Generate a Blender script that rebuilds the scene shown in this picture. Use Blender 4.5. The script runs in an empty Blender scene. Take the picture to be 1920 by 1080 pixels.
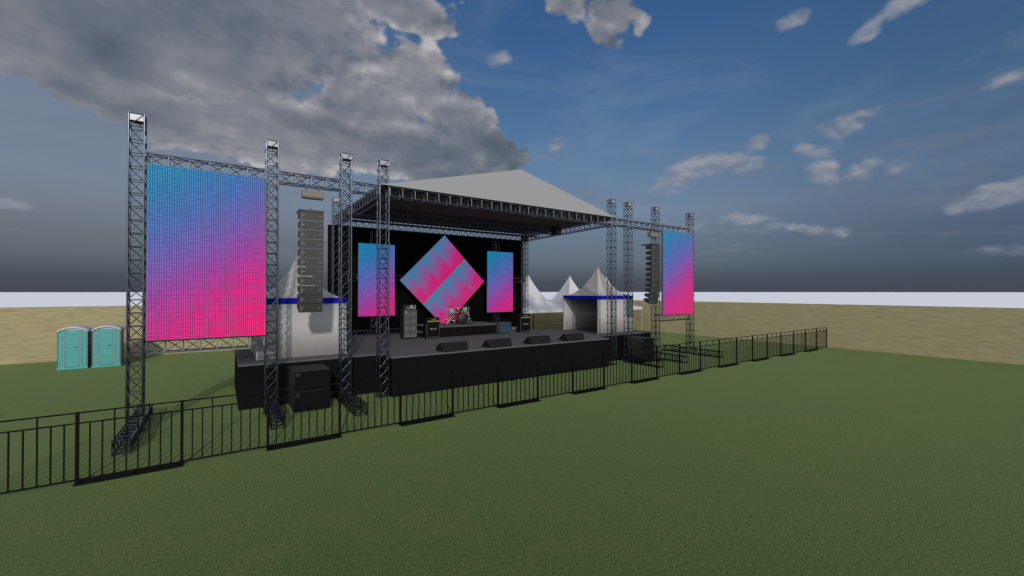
import bpy, bmesh, math, random
from mathutils import Vector, Matrix
random.seed(7)
sc = bpy.context.scene
COL = sc.collection
R = math.radians

# ------------------------------------------------------------------ camera
CAM_H = 4.0
cam_d = bpy.data.cameras.new("camera"); cam = bpy.data.objects.new("camera", cam_d); COL.objects.link(cam)
cam_d.sensor_width = 36.0; cam_d.lens = 15.0; cam_d.clip_start = 0.05; cam_d.clip_end = 6000
cam.location = (0, 0, CAM_H)
YAW = R(34.317); PITCH = R(0.501)
cam.rotation_euler = (math.pi/2 + PITCH, 0, -YAW)
sc.camera = cam

# ------------------------------------------------------------------ view
sc.view_settings.view_transform = 'Standard'
sc.view_settings.look = 'None'
sc.view_settings.exposure = 0.0
sc.view_settings.gamma = 1.0
sc.render.engine = 'CYCLES'
sc.cycles.use_denoising = True
sc.cycles.max_bounces = 6

# ------------------------------------------------------------------ sun
SUN_EL = R(21); SUN_DX, SUN_DY = 0.34, 1.0           # the light travels towards +X, +Y
L = math.hypot(SUN_DX, SUN_DY)
sdir = Vector((SUN_DX/L*math.cos(SUN_EL), SUN_DY/L*math.cos(SUN_EL), -math.sin(SUN_EL)))
sun_d = bpy.data.lights.new("sun", 'SUN'); sun_d.energy = 2.5; sun_d.angle = R(2.6); sun_d.color = (1.0, 0.955, 0.90)
sun = bpy.data.objects.new("sun", sun_d); COL.objects.link(sun)
sun.rotation_euler = sdir.to_track_quat('-Z', 'Y').to_euler(); sun.location = (-10, -20, 20)

# ------------------------------------------------------------------ node helper
class G:
    def __init__(s, tree): s.t = tree; s.n = tree.nodes; s.l = tree.links
    def node(s, typ, **kw):
        n = s.n.new(typ)
        for k, v in kw.items(): setattr(n, k, v)
        return n
    def put(s, sock, v):
        if isinstance(v, bpy.types.NodeSocket): s.l.new(v, sock)
        elif isinstance(v, (tuple, list, Vector)):
            v = tuple(v); sock.default_value = v + (1.0,) if (len(v) == 3 and sock.type == 'RGBA') else v
        else: sock.default_value = v
    def m(s, op, a, b=None, c=None, clamp=False):
        n = s.node('ShaderNodeMath', operation=op, use_clamp=clamp)
        s.put(n.inputs[0], a)
        if b is not None: s.put(n.inputs[1], b)
        if c is not None: s.put(n.inputs[2], c)
        return n.outputs[0]
    def v(s, op, a, b=None, out=0):
        n = s.node('ShaderNodeVectorMath', operation=op)
        s.put(n.inputs[0], a)
        if b is not None: s.put(n.inputs[1], b)
        return n.outputs['Value'] if out else n.outputs[0]
    def ss(s, x, a, b, c=0.0, d=1.0):
        n = s.node('ShaderNodeMapRange', interpolation_type='SMOOTHSTEP')
        s.put(n.inputs['Value'], x); n.inputs['From Min'].default_value = a; n.inputs['From Max'].default_value = b
        n.inputs['To Min'].default_value = c; n.inputs['To Max'].default_value = d
        return n.outputs[0]
    def lin(s, x, a, b, c=0.0, d=1.0):
        n = s.node('ShaderNodeMapRange')
        s.put(n.inputs['Value'], x); n.inputs['From Min'].default_value = a; n.inputs['From Max'].default_value = b
        n.inputs['To Min'].default_value = c; n.inputs['To Max'].default_value = d
        return n.outputs[0]
    def mix(s, f, a, b, typ='MIX'):
        n = s.node('ShaderNodeMix', data_type='RGBA', blend_type=typ)
        s.put(n.inputs[0], f); s.put(n.inputs[6], a); s.put(n.inputs[7], b)
        return n.outputs[2]
    def noise(s, vec, scale, detail=4, rough=0.55, dist=0.0):
        n = s.node('ShaderNodeTexNoise'); s.put(n.inputs['Vector'], vec)
        n.inputs['Scale'].default_value = scale; n.inputs['Detail'].default_value = detail
        n.inputs['Roughness'].default_value = rough; n.inputs['Distortion'].default_value = dist
        return n.outputs['Fac']
    def xyz(s, vec):
        n = s.node('ShaderNodeSeparateXYZ'); s.put(n.inputs[0], vec); return n.outputs
    def comb(s, x, y, z):
        n = s.node('ShaderNodeCombineXYZ')
        for i, a in enumerate((x, y, z)): s.put(n.inputs[i], a)
        return n.outputs[0]
    def ramp(s, x, stops, interp='LINEAR'):
        n = s.node('ShaderNodeValToRGB'); s.put(n.inputs[0], x); r = n.color_ramp; r.interpolation = interp
        while len(r.elements) < len(stops): r.elements.new(0.5)
        for e, (p, c) in zip(r.elements, stops): e.position = p; e.color = tuple(c) + (1,)
        return n.outputs[0]

def s2l(c):
    out = []
    for v in c:
        v /= 255.0
        out.append(v/12.92 if v <= 0.04045 else ((v+0.055)/1.055)**2.4)
    return tuple(out)

# ------------------------------------------------------------------ sky
# fixed directions of the cloud masses (azimuth east of +Y and elevation, degrees), radii in degrees
def sky_dir(az, el): return Vector((math.sin(az)*math.cos(el), math.cos(az)*math.cos(el), math.sin(el)))
def from_view(px, py):
    """direction of a cloud seen when sketching the sky from the field"""
    f = Vector((math.sin(YAW)*math.cos(PITCH), math.cos(YAW)*math.cos(PITCH), math.sin(PITCH)))
    r = Vector((math.cos(YAW), -math.sin(YAW), 0)); u = r.cross(f)
    return (f + r*((px-960)/800) + u*((540-py)/800)).normalized()

world = bpy.data.worlds.new("World"); sc.world = world; world.use_nodes = True
W = G(world.node_tree); W.n.clear()
wout = W.node('ShaderNodeOutputWorld'); bg = W.node('ShaderNodeBackground')
W.l.new(bg.outputs[0], wout.inputs[0])
BG = 0.1
bg.inputs['Strength'].default_value = BG
tc = W.node('ShaderNodeTexCoord').outputs['Generated']
D = W.v('NORMALIZE', tc)
sx, sy, sz = W.xyz(D)
nish = W.node('ShaderNodeTexSky'); nish.sky_type = 'NISHITA'; nish.sun_disc = False
nish.sun_elevation = SUN_EL; nish.sun_rotation = math.atan2(-SUN_DX, -SUN_DY); nish.air_density = 1.0; nish.dust_density = 0.4; nish.ozone_density = 2.5
def C(c, k=1.0): return tuple(v*k/BG for v in s2l(c))
# clear-sky colour: the physical sky, deepened, with a grey haze low down
clear = W.mix(1.0, nish.outputs[0], (0.17, 0.27, 0.38), 'MULTIPLY')
el = W.m('ARCSINE', W.m('MAXIMUM', sz, 0.0))                     # radians
eld = W.m('MULTIPLY', el, 57.2958)
blue = W.ramp(W.m('DIVIDE', eld, 60.0, clamp=True), [
    (0.00, C((76, 82, 93))), (0.04, C((91, 98, 108))), (0.08, C((102, 110, 121))), (0.17, C((119, 137, 159))), (0.25, C((104, 134, 166))),
    (0.36, C((82, 119, 160))), (0.52, C((60, 99, 147))), (0.75, C((46, 86, 138))), (1.0, C((36, 72, 122)))])
base = W.mix(0.82, clear, blue)
# west side (left): greyer
azl = W.m('ARCTAN2', sx, sy)
greyf = W.m('MULTIPLY', W.ss(azl, R(36), R(-2)), W.ss(eld, 40, 14))
base = W.mix(W.m('MULTIPLY', greyf, 0.75), base, W.ramp(W.m('DIVIDE', eld, 30.0, clamp=True), [(0.0, C((76, 83, 93))), (0.08, C((92, 99, 107))), (0.2, C((108, 113, 120))), (0.36, C((122, 132, 148))), (1.0, C((118, 126, 142)))]))
rt = W.ss(azl, R(50), R(88))
base = W.mix(W.m('MULTIPLY', rt, 0.5), base, C((48, 76, 108)))
# thin streaks of high cloud
stv = W.v('MULTIPLY', W.v('ADD', D, (0.3, 0.1, 0.0)), (1.0, 1.6, 5.0))
cir = W.noise(stv, 2.1, 6, 0.62, 0.6)
cirf = W.m('MULTIPLY', W.ss(cir, 0.44, 0.85), W.ss(eld, 2, 14))
base = W.mix(W.m('MULTIPLY', cirf, 0.30), base, C((142, 156, 174)))
# low bank: faint layered clouds near the horizon
lowv = W.v('MULTIPLY', D, (1.0, 1.0, 6.5))
lown = W.noise(lowv, 3.3, 6, 0.6, 0.3)
lowf = W.m('MULTIPLY', W.ss(lown, 0.50, 0.70), W.m('MULTIPLY', W.ss(eld, 2.0, 6.0), W.ss(eld, 22, 12)))
base = W.mix(W.m('MULTIPLY', lowf, 0.40), base, C((112, 118, 130)))
lown2 = W.noise(W.v('ADD', lowv, (4.1, 2.0, 1.0)), 4.3, 7, 0.62, 0.3)
lowf2 = W.m('MULTIPLY', W.ss(lown2, 0.58, 0.70), W.m('MULTIPLY', W.ss(eld, 3.0, 6.0), W.ss(eld, 16, 9)))
base = W.mix(W.m('MULTIPLY', lowf2, 0.38), base, C((138, 138, 144)))
# dark band on the horizon
base = W.mix(W.ss(eld, 4.2, 0.0), base, C((70, 75, 87)))

# cumulus masses: list of ellipses (view x, view y, rx, ry, tilt degrees, weight)
BLOBS = [
 (60, 40, 420, 150, -16, 1.0), (330, 60, 330, 150, -6, 1.0), (560, 50, 230, 130, 0, 1.0),
 (735, 10, 130, 60, 0, .8), (795, 150, 95, 90, 0, .8), (860, 225, 100, 58, 20, .8),
 (540, 250, 290, 72, 12, 1.0), (330, 215, 240, 66, 14, .9), (120, 150, 190, 50, 12, .8),
 (790, 295, 190, 62, 6, 1.0), (935, 272, 84, 46, 22, .8), (690, 215, 110, 60, 0, .8),
 (1070, 10, 62, 52, 20, .7), (1150, 15, 78, 52, 8, .7), (1140, 70, 60, 36, 20, .6),
]
SMALL = [
 (938, 118, 20, 24, 0, 0.56), (1490, 20, 46, 22, -25, 0.81), (1640, 52, 62, 22, -28, 0.79), (1705, 18, 90, 29, -12, 0.72),
 (1610, 208, 62, 26, 8, 0.66), (1420, 266, 34, 22, -10, 0.66), (1325, 322, 112, 30, -9, 0.95), (1410, 300, 50, 13, -8, 0.66),
 (1535, 256, 56, 22, 0, 0.72), (1548, 302, 38, 44, 0, 0.79), (1620, 300, 56, 22, 0, 0.53), (1050, 265, 30, 24, 0, 0.53),
 (1400, 418, 60, 13, 0, 0.56), (1300, 418, 80, 15, 0, 0.60), (1480, 430, 110, 13, 0, 0.47), (1870, 360, 110, 24, -10, 0.94), (1800, 380, 60, 15, -6, 0.66),
 (14, 384, 44, 17, 4, 0.92), (1900, 165, 70, 24, 0, 0.47), (1700, 300, 40, 13, 0, 0.40), (1880, 450, 120, 15, 0, 0.40),
]
def blob_field(lst, amp_dir=None):
    acc = None
    for (px, py, rx, ry, tilt, w) in lst:
        c = from_view(px, py)
        ex = (from_view(px+2, py) - from_view(px-2, py))/4
        ey = (from_view(px, py-2) - from_view(px, py+2))/4
        ct, st = math.cos(R(tilt)), math.sin(R(tilt))
        a = (ex*ct - ey*st); b = (ex*st + ey*ct)
        a = a/(a.length*a.length*rx); b = b/(b.length*b.length*ry)
        a -= c*a.dot(c); b -= c*b.dot(c)
        qa = W.v('DOT_PRODUCT', WD, a, 1); qb = W.v('DOT_PRODUCT', WD, b, 1)
        r2 = W.m('MULTIPLY_ADD', qa, qa, W.m('MULTIPLY', qb, qb))
        val = W.m('SUBTRACT', w, W.m('MULTIPLY', W.m('SQRT', r2), w))
        front = W.m('GREATER_THAN', W.v('DOT_PRODUCT', WD, c, 1), 0.3)
        val = W.m('SUBTRACT', W.m('MAXIMUM', val, -0.6), W.m('MULTIPLY', W.m('SUBTRACT', 1.0, front), 3.0))
        acc = val if acc is None else W.m('SMOOTH_MAX', acc, val, 0.12)
    return acc
warp = W.node('ShaderNodeTexNoise'); W.put(warp.inputs['Vector'], D); warp.inputs['Scale'].default_value = 5.0; warp.inputs['Detail'].default_value = 3
WD = W.v('ADD', D, W.v('MULTIPLY', W.v('SUBTRACT', warp.outputs['Color'], (0.5, 0.5, 0.5)), (0.10, 0.10, 0.10)))
big = blob_field(BLOBS); small = blob_field(SMALL)
cv = W.v('MULTIPLY', D, (1.0, 1.0, 1.5))
n1 = W.noise(cv, 4.8, 12, 0.58, 0.1)
n2 = W.noise(W.v('ADD', cv, (0.012, 0.004, -0.026)), 4.8, 12, 0.58, 0.1)          # same noise a step away: gives lit tops
nbig = W.noise(W.v('MULTIPLY', D, (1.0, 1.0, 2.4)), 2.6, 5, 0.55, 0.4)
mid = W.noise(W.v('MULTIPLY', D, (1.0, 1.0, 2.0)), 9.0, 8, 0.62, 0.3)
nb_ = W.noise(W.v('MULTIPLY', D, (1.0, 1.0, 1.25)), 8.5, 2, 0.5, 0.0); nb2 = W.noise(W.v('MULTIPLY', D, (1.0, 1.0, 1.25)), 19.0, 2, 0.5, 0.0)
lf = W.ss(azl, R(-22), R(14), 0.4, 1.0)
bil = W.m('ADD', W.m('ABSOLUTE', W.m('SUBTRACT', W.m('MULTIPLY', nb_, 2.0), 1.0)), W.m('MULTIPLY', W.m('ABSOLUTE', W.m('SUBTRACT', W.m('MULTIPLY', nb2, 2.0), 1.0)), 0.55))
dens = W.m('ADD', big, W.m('MULTIPLY', W.m('SUBTRACT', n1, 0.5), 0.75)); dens = W.m('ADD', dens, W.m('MULTIPLY', W.m('SUBTRACT', bil, 0.28), 0.75))
cov = W.ss(dens, 0.03, 0.17)
edge = W.ss(dens, 0.62, 0.10)
relief = W.m('MULTIPLY', W.m('SUBTRACT', n1, n2), W.m('ADD', 1.2, W.m('MULTIPLY', edge, 3.3)))
tone = W.m('ADD', W.m('ADD', 0.36, W.m('MULTIPLY', W.m('SUBTRACT', nbig, 0.5), 1.9)), W.m('MULTIPLY', edge, 0.22))
tone = W.m('ADD', tone, W.m('MULTIPLY', relief, lf))
tone = W.m('ADD', tone, W.m('ADD', W.m('MULTIPLY', W.m('SUBTRACT', mid, 0.5), 0.22), W.m('MULTIPLY', W.m('MULTIPLY', W.m('SUBTRACT', bil, 0.28), 0.42), lf)))
tone = W.m('SUBTRACT', tone, W.m('MULTIPLY', W.ss(azl, R(0), R(-20)), 0.06))
tone = W.m('SUBTRACT', tone, W.m('MULTIPLY', W.m('MULTIPLY', W.ss(eld, 26, 14), W.ss(azl, R(6), R(22))), 0.12))
ccol = W.ramp(W.m('MAXIMUM', tone, 0.0, clamp=True), [(0.0, C((84, 95, 110))), (0.25, C((103, 111, 123))), (0.5, C((125, 128, 138))), (0.75, C((150, 150, 156))), (1.0, C((184, 182, 184)))])
skyc = W.mix(W.m('MULTIPLY', cov, 0.97), base, ccol)
n3 = W.noise(W.v('MULTIPLY', D, (1.0, 1.0, 1.9)), 11.0, 9, 0.62, 0.35)
n4 = W.noise(W.v('ADD', W.v('MULTIPLY', D, (1.0, 1.0, 1.9)), (0.006, 0.002, -0.02)), 11.0, 9, 0.62, 0.35)
dens2 = W.m('ADD', W.m('ADD', small, W.m('MULTIPLY', W.m('SUBTRACT', n3, 0.5), 1.0)), W.m('MULTIPLY', W.m('SUBTRACT', bil, 0.24), 0.45))
cov2 = W.ss(dens2, 0.02, 0.50)
tone2 = W.m('ADD', W.m('ADD', 0.5, W.m('MULTIPLY', W.m('SUBTRACT', n3, n4), 2.2)), W.m('MULTIPLY', W.m('SUBTRACT', mid, 0.5), 0.4))
ccol2 = W.ramp(tone2, [(0.0, C((92, 106, 128))), (0.4, C((126, 134, 150))), (0.9, C((160, 159, 166)))])
skyc = W.mix(W.m('MULTIPLY', cov2, 0.85), skyc, ccol2)
# added fill glow around the sun, behind the field of view, to lighten shadows
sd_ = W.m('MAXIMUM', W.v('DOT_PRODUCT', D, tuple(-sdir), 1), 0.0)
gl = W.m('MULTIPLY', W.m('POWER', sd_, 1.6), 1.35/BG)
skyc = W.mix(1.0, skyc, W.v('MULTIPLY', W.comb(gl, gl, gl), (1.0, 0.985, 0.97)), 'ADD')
# below the horizon
skyc = W.mix(W.ss(sz, 0.0, -0.02), skyc, C((110, 112, 118)))
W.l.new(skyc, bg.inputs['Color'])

# ------------------------------------------------------------------ materials
def mat(name, col=(0.5,)*3, rough=0.6, metal=0.0, spec=0.5, build=None):
    m = bpy.data.materials.new(name); m.use_nodes = True
    g = G(m.node_tree); b = m.node_tree.nodes['Principled BSDF']
    b.inputs['Base Color'].default_value = tuple(col) + (1,)
    b.inputs['Roughness'].default_value = rough; b.inputs['Metallic'].default_value = metal
    b.inputs['Specular IOR Level'].default_value = spec
    if build: build(g, b)
    return m
def objco(g): return g.node('ShaderNodeTexCoord').outputs['Object']
def worldco(g): return g.node('ShaderNodeNewGeometry').outputs['Position']
def bump(g, b, h, strength, dist):
    n = g.node('ShaderNodeBump'); g.put(n.inputs['Height'], h); n.inputs['Strength'].default_value = strength; n.inputs['Distance'].default_value = dist
    g.l.new(n.outputs[0], b.inputs['Normal'])
def speckle(col, amt=0.12, scale=6.0, rough=0.6, bumpd=0.0, fine=60.0):
    def f(g, b):
        p = worldco(g)
        n = g.noise(p, scale, 5, 0.6); nf = g.noise(p, fine, 3, 0.6)
        k = g.m('ADD', 1.0, g.m('MULTIPLY', g.m('SUBTRACT', n, 0.5), amt*2)); k = g.m('ADD', k, g.m('MULTIPLY', g.m('SUBTRACT', nf, 0.5), amt))
        g.put(b.inputs['Base Color'], g.mix(1.0, g.comb(k, k, k), tuple(col), 'MULTIPLY'))
        g.put(b.inputs['Roughness'], g.lin(n, 0.3, 0.7, max(rough-0.1, 0.05), min(rough+0.1, 1)))
        if bumpd: bump(g, b, nf, 0.5, bumpd)
    return f

def f_grass(g, b):
    p = worldco(g)
    n1 = g.noise(p, 1.1, 5, 0.6, 0.5); n2 = g.noise(p, 16.0, 6, 0.85); n3 = g.noise(g.v('ADD', p, (5, 3, 0)), 42.0, 4, 0.85)
    c = g.mix(g.ss(n1, 0.32, 0.68), (0.053, 0.084, 0.0215), (0.065, 0.087, 0.025))
    nb = g.noise(g.v('ADD', p, (31, 7, 0)), 0.22, 3, 0.5)
    c = g.mix(g.m('MULTIPLY', g.ss(nb, 0.4, 0.65), 0.4), c, (0.046, 0.082, 0.0285))
    f = g.m('ADD', g.m('MULTIPLY', g.m('SUBTRACT', n2, 0.5), 3.2), g.m('MULTIPLY', g.m('SUBTRACT', n3, 0.5), 6.5))
    k = g.m('MAXIMUM', g.m('ADD', 1.0, f), 0.15)
    c = g.mix(1.0, c, g.comb(k, k, k), 'MULTIPLY')
    g.put(b.inputs['Base Color'], c); b.inputs['Roughness'].default_value = 0.95; b.inputs['Specular IOR Level'].default_value = 0.04
    b.inputs['Sheen Weight'].default_value = 0.10; b.inputs['Sheen Roughness'].default_value = 0.5; b.inputs['Sheen Tint'].default_value = (0.8, 1.0, 0.45, 1)
    bump(g, b, g.m('ADD', n3, n2), 0.35, 0.02)
M = {}
M['grass'] = mat('turf', build=f_grass)
M['white_ground'] = mat('pale_open_ground', build=lambda g, b: (g.put(b.inputs['Base Color'], g.mix(g.noise(worldco(g), 0.02, 3), (0.80, 0.80, 0.81), (0.85, 0.85, 0.86))), setattr(b.inputs['Roughness'], 'default_value', 0.95)))
def f_wall(axis, K=1.0):
    def f(g, b):
        p = worldco(g); x, y, z = g.xyz(p)
        h = x if axis == 'x' else y
        v = g.comb(g.m('MULTIPLY', h, 0.55), 0.0, g.m('MULTIPLY', z, 15.0))
        n = g.noise(v, 1.0, 5, 0.65, 0.0); v2 = g.comb(g.m('MULTIPLY', h, 1.3), 3.0, g.m('MULTIPLY', z, 31.0)); n2 = g.noise(v2, 1.0, 4, 0.6, 0.0)
        nl = g.noise(g.comb(g.m('MULTIPLY', h, 0.5), 0.0, g.m('MULTIPLY', z, 2.0)), 1.0, 4, 0.6)
        c = g.ramp(n, [(0.25, (0.145*K, 0.125*K, 0.066*K)), (0.42, (0.196*K, 0.172*K, 0.096*K)), (0.58, (0.235*K, 0.207*K, 0.121*K)), (0.78, (0.305*K, 0.275*K, 0.180*K))])
        c = g.mix(g.m('MULTIPLY', g.ss(n2, 0.50, 0.30), 0.75), c, (0.120*K, 0.100*K, 0.050*K))
        c = g.mix(g.m('MULTIPLY', g.ss(n2, 0.53, 0.74), 0.6), c, (0.36*K, 0.32*K, 0.21*K))
        c = g.mix(g.m('MULTIPLY', g.ss(nl, 0.35, 0.7), 0.35), c, (0.235*K, 0.205*K, 0.090*K))
        g.put(b.inputs['Base Color'], c); b.inputs['Roughness'].default_value = 0.95; b.inputs['Specular IOR Level'].default_value = 0.1
        bump(g, b, g.m('ADD', n, n2), 0.5, 0.02)
    return f
M['wall_x'] = mat('reed_wall_facing', build=f_wall('x', 1.2)); M['wall_y'] = mat('reed_wall_side_lightened', build=f_wall('y', 1.68))  # side wall: same reed colour lightened, standing in for sun it misses
M['truss'] = mat('anodised_truss', build=lambda g, b: (g.put(b.inputs['Base Color'], g.mix(g.noise(worldco(g), 9.0, 3), (0.075, 0.087, 0.108), (0.145, 0.162, 0.19))), setattr(b.inputs['Metallic'], 'default_value', 1.0), setattr(b.inputs['Roughness'], 'default_value', 0.24)))
M['brace'] = mat('truss_bracing', build=lambda g, b: (g.put(b.inputs['Base Color'], g.mix(g.noise(worldco(g), 9.0, 3), (0.022, 0.027, 0.038), (0.055, 0.064, 0.080))), setattr(b.inputs['Metallic'], 'default_value', 1.0), setattr(b.inputs['Roughness'], 'default_value', 0.26)))
M['upright'] = mat('pale_truss_upright', build=speckle((0.17, 0.18, 0.195), 0.1, 6, 0.45))
M['plate'] = mat('bright_aluminium_plate', (0.26, 0.27, 0.29), 0.45, 0.4)
M['joint'] = mat('dark_steel_joint', (0.055, 0.06, 0.07), 0.5, 0.5)
M['fence'] = mat('black_powder_coat', spec=0.08, build=speckle((0.0022, 0.0022, 0.0020), 0.2, 8, 0.6))
M['deck'] = mat('grey_stage_carpet', build=speckle((0.078, 0.075, 0.077), 0.22, 1.2, 0.95, 0.004, 45.0))
M['deck'].node_tree.nodes['Principled BSDF'].inputs['Specular IOR Level'].default_value = 0.2
def f_skirt(g, b):
    p = worldco(g); x, y, z = g.xyz(p)
    n = g.noise(g.comb(g.m('MULTIPLY', g.m('ADD', x, y), 5.0), 0, g.m('MULTIPLY', z, 0.4)), 1.0, 4, 0.6)
    g.put(b.inputs['Base Color'], g.mix(n, (0.0038, 0.0038, 0.0042), (0.0062, 0.0060, 0.0064)))
    b.inputs['Roughness'].default_value = 0.9; b.inputs['Specular IOR Level'].default_value = 0.03
    bump(g, b, n, 0.4, 0.02)
M['skirt'] = mat('black_stage_skirt', build=f_skirt)
M['drape'] = mat('black_drape', (0.0028, 0.0024, 0.0022), 0.95, spec=0.08)
M['roof'] = mat('grey_white_roof_cloth', build=speckle((0.226, 0.226, 0.232), 0.03, 0.4, 0.8))
M['roof_in'] = mat('brown_roof_lining', (0.12, 0.106, 0.09), 0.9, spec=0.1)
M['tent'] = mat('dull_white_tent_cloth', build=speckle((0.32, 0.312, 0.306), 0.08, 0.8, 0.75))
M['tent_far'] = mat('clean_white_tent_cloth', build=speckle((0.40, 0.40, 0.42), 0.05, 0.5, 0.75))
M['band'] = mat('blue_tent_band', (0.006, 0.006, 0.27), 0.8, spec=0.05)
M['white_pole'] = mat('white_pole', (0.30, 0.30, 0.29), 0.5)
M['sub'] = mat('black_speaker_paint', build=speckle((0.026, 0.024, 0.023), 0.15, 5, 0.8, 0.001, 120), spec=0.12)
M['subgrille'] = mat('black_speaker_grille', build=speckle((0.0036, 0.0036, 0.0040), 0.2, 3, 0.9, 0.001, 200), spec=0.08)
M['dark'] = mat('black_plastic', (0.006, 0.006, 0.006), 0.6)
M['wedge'] = mat('dark_monitor_paint', build=speckle((0.0085, 0.0085, 0.0083), 0.15, 8, 0.85, 0.001, 150), spec=0.1)
M['hoist'] = mat('taupe_hoist_case', build=speckle((0.125, 0.112, 0.102), 0.08, 6, 0.6))
M['arr_side'] = mat('grey_array_shell', build=speckle((0.028, 0.0275, 0.026), 0.15, 6, 0.6))
def f_grille(g, b):
    p = objco(g); x, y, z = g.xyz(p)
    w = g.node('ShaderNodeTexWave', wave_type='BANDS'); w.bands_direction = 'DIAGONAL'
    g.put(w.inputs['Vector'], g.comb(g.m('MULTIPLY', x, 1.0), 0.0, g.m('MULTIPLY', z, 2.6))); w.inputs['Scale'].default_value = 6.5; w.inputs['Distortion'].default_value = 4.0; w.inputs['Detail'].default_value = 2
    c = g.mix(w.outputs['Fac'], (0.006, 0.006, 0.005), (0.030, 0.030, 0.0255))
    g.put(b.inputs['Base Color'], c); b.inputs['Roughness'].default_value = 0.6
M['arr_grille'] = mat('perforated_array_grille', build=f_grille)
M['mark'] = mat('pale_mark', (0.20, 0.20, 0.19), 0.6)
M['silver'] = mat('silver_trim', (0.25, 0.25, 0.25), 0.4, 0.3)
M['white_logo'] = mat('white_lettering', (0.22, 0.22, 0.22), 0.6)
M['gold'] = mat('gold_panel', (0.22, 0.18, 0.065), 0.5, 0.1)
M['tolex'] = mat('black_vinyl', spec=0.1, build=speckle((0.0062, 0.006, 0.0054), 0.2, 12, 0.7, 0.001, 200))
M['tolex_grey'] = mat('grey_brown_vinyl', spec=0.1, build=speckle((0.0155, 0.0145, 0.013), 0.15, 12, 0.7))
M['cabcloth'] = mat('black_grille_cloth', spec=0.05, build=speckle((0.0042, 0.0045, 0.0050), 0.25, 40, 0.9))
def f_silvercloth(g, b):
    p = objco(g)
    n = g.noise(p, 17.0, 6, 0.92); x, y, z = g.xyz(p)
    # paler over the round drivers behind the cloth
    fx = g.m('SUBTRACT', g.m('ABSOLUTE', x), 0.17); fz = g.m('SUBTRACT', g.m('MODULO', z, 0.37), 0.185)
    r = g.m('SQRT', g.m('ADD', g.m('MULTIPLY', fx, fx), g.m('MULTIPLY', fz, fz)))
    k = g.ss(r, 0.19, 0.12)
    c = g.mix(g.ss(n, 0.44, 0.58), (0.005, 0.005, 0.005), g.mix(k, (0.05, 0.048, 0.046), (0.125, 0.122, 0.116)))
    g.put(b.inputs['Base Color'], c)
M['silvercloth'] = mat('silver_black_grille_cloth', build=f_silvercloth)
M['blue_amp'] = mat('blue_grey_grille', build=speckle((0.007, 0.020, 0.029), 0.3, 14, 0.7))
M['blue_case'] = mat('blue_grey_metal', (0.022, 0.048, 0.062), 0.5, 0.3)
M['amp_side'] = mat('grey_textured_side', build=speckle((0.032, 0.035, 0.035), 0.3, 40, 0.8))
M['chrome'] = mat('chrome', (0.62, 0.60, 0.58), 0.22, 0.9)
M['green_drum'] = mat('sea_green_shell', (0.06, 0.30, 0.22), 0.35)
M['red_drum'] = mat('dark_red_shell', (0.15, 0.006, 0.008), 0.3)
M['brass'] = mat('brass', (0.45, 0.24, 0.05), 0.3, 0.8)
M['drumhead'] = mat('white_drumhead', (0.5, 0.5, 0.5), 0.6)
def f_teal(g, b):
    n = g.noise(worldco(g), 3.0, 3)
    g.put(b.inputs['Base Color'], g.mix(n, (0.028, 0.220, 0.205), (0.038, 0.255, 0.240))); b.inputs['Roughness'].default_value = 0.4
M['teal'] = mat('teal_plastic', build=f_teal)
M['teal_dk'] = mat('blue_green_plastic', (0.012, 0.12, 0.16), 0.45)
M['roofcap'] = mat('translucent_white_roof', (0.36, 0.35, 0.38), 0.5)
M['greytrim'] = mat('grey_plastic_trim', (0.175, 0.19, 0.185), 0.5)
M['trim_dk'] = mat('dark_grey_trim', (0.09, 0.095, 0.09), 0.5)
M['bird'] = mat('dark_feathers', (0.02, 0.02, 0.02), 0.8)

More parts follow.
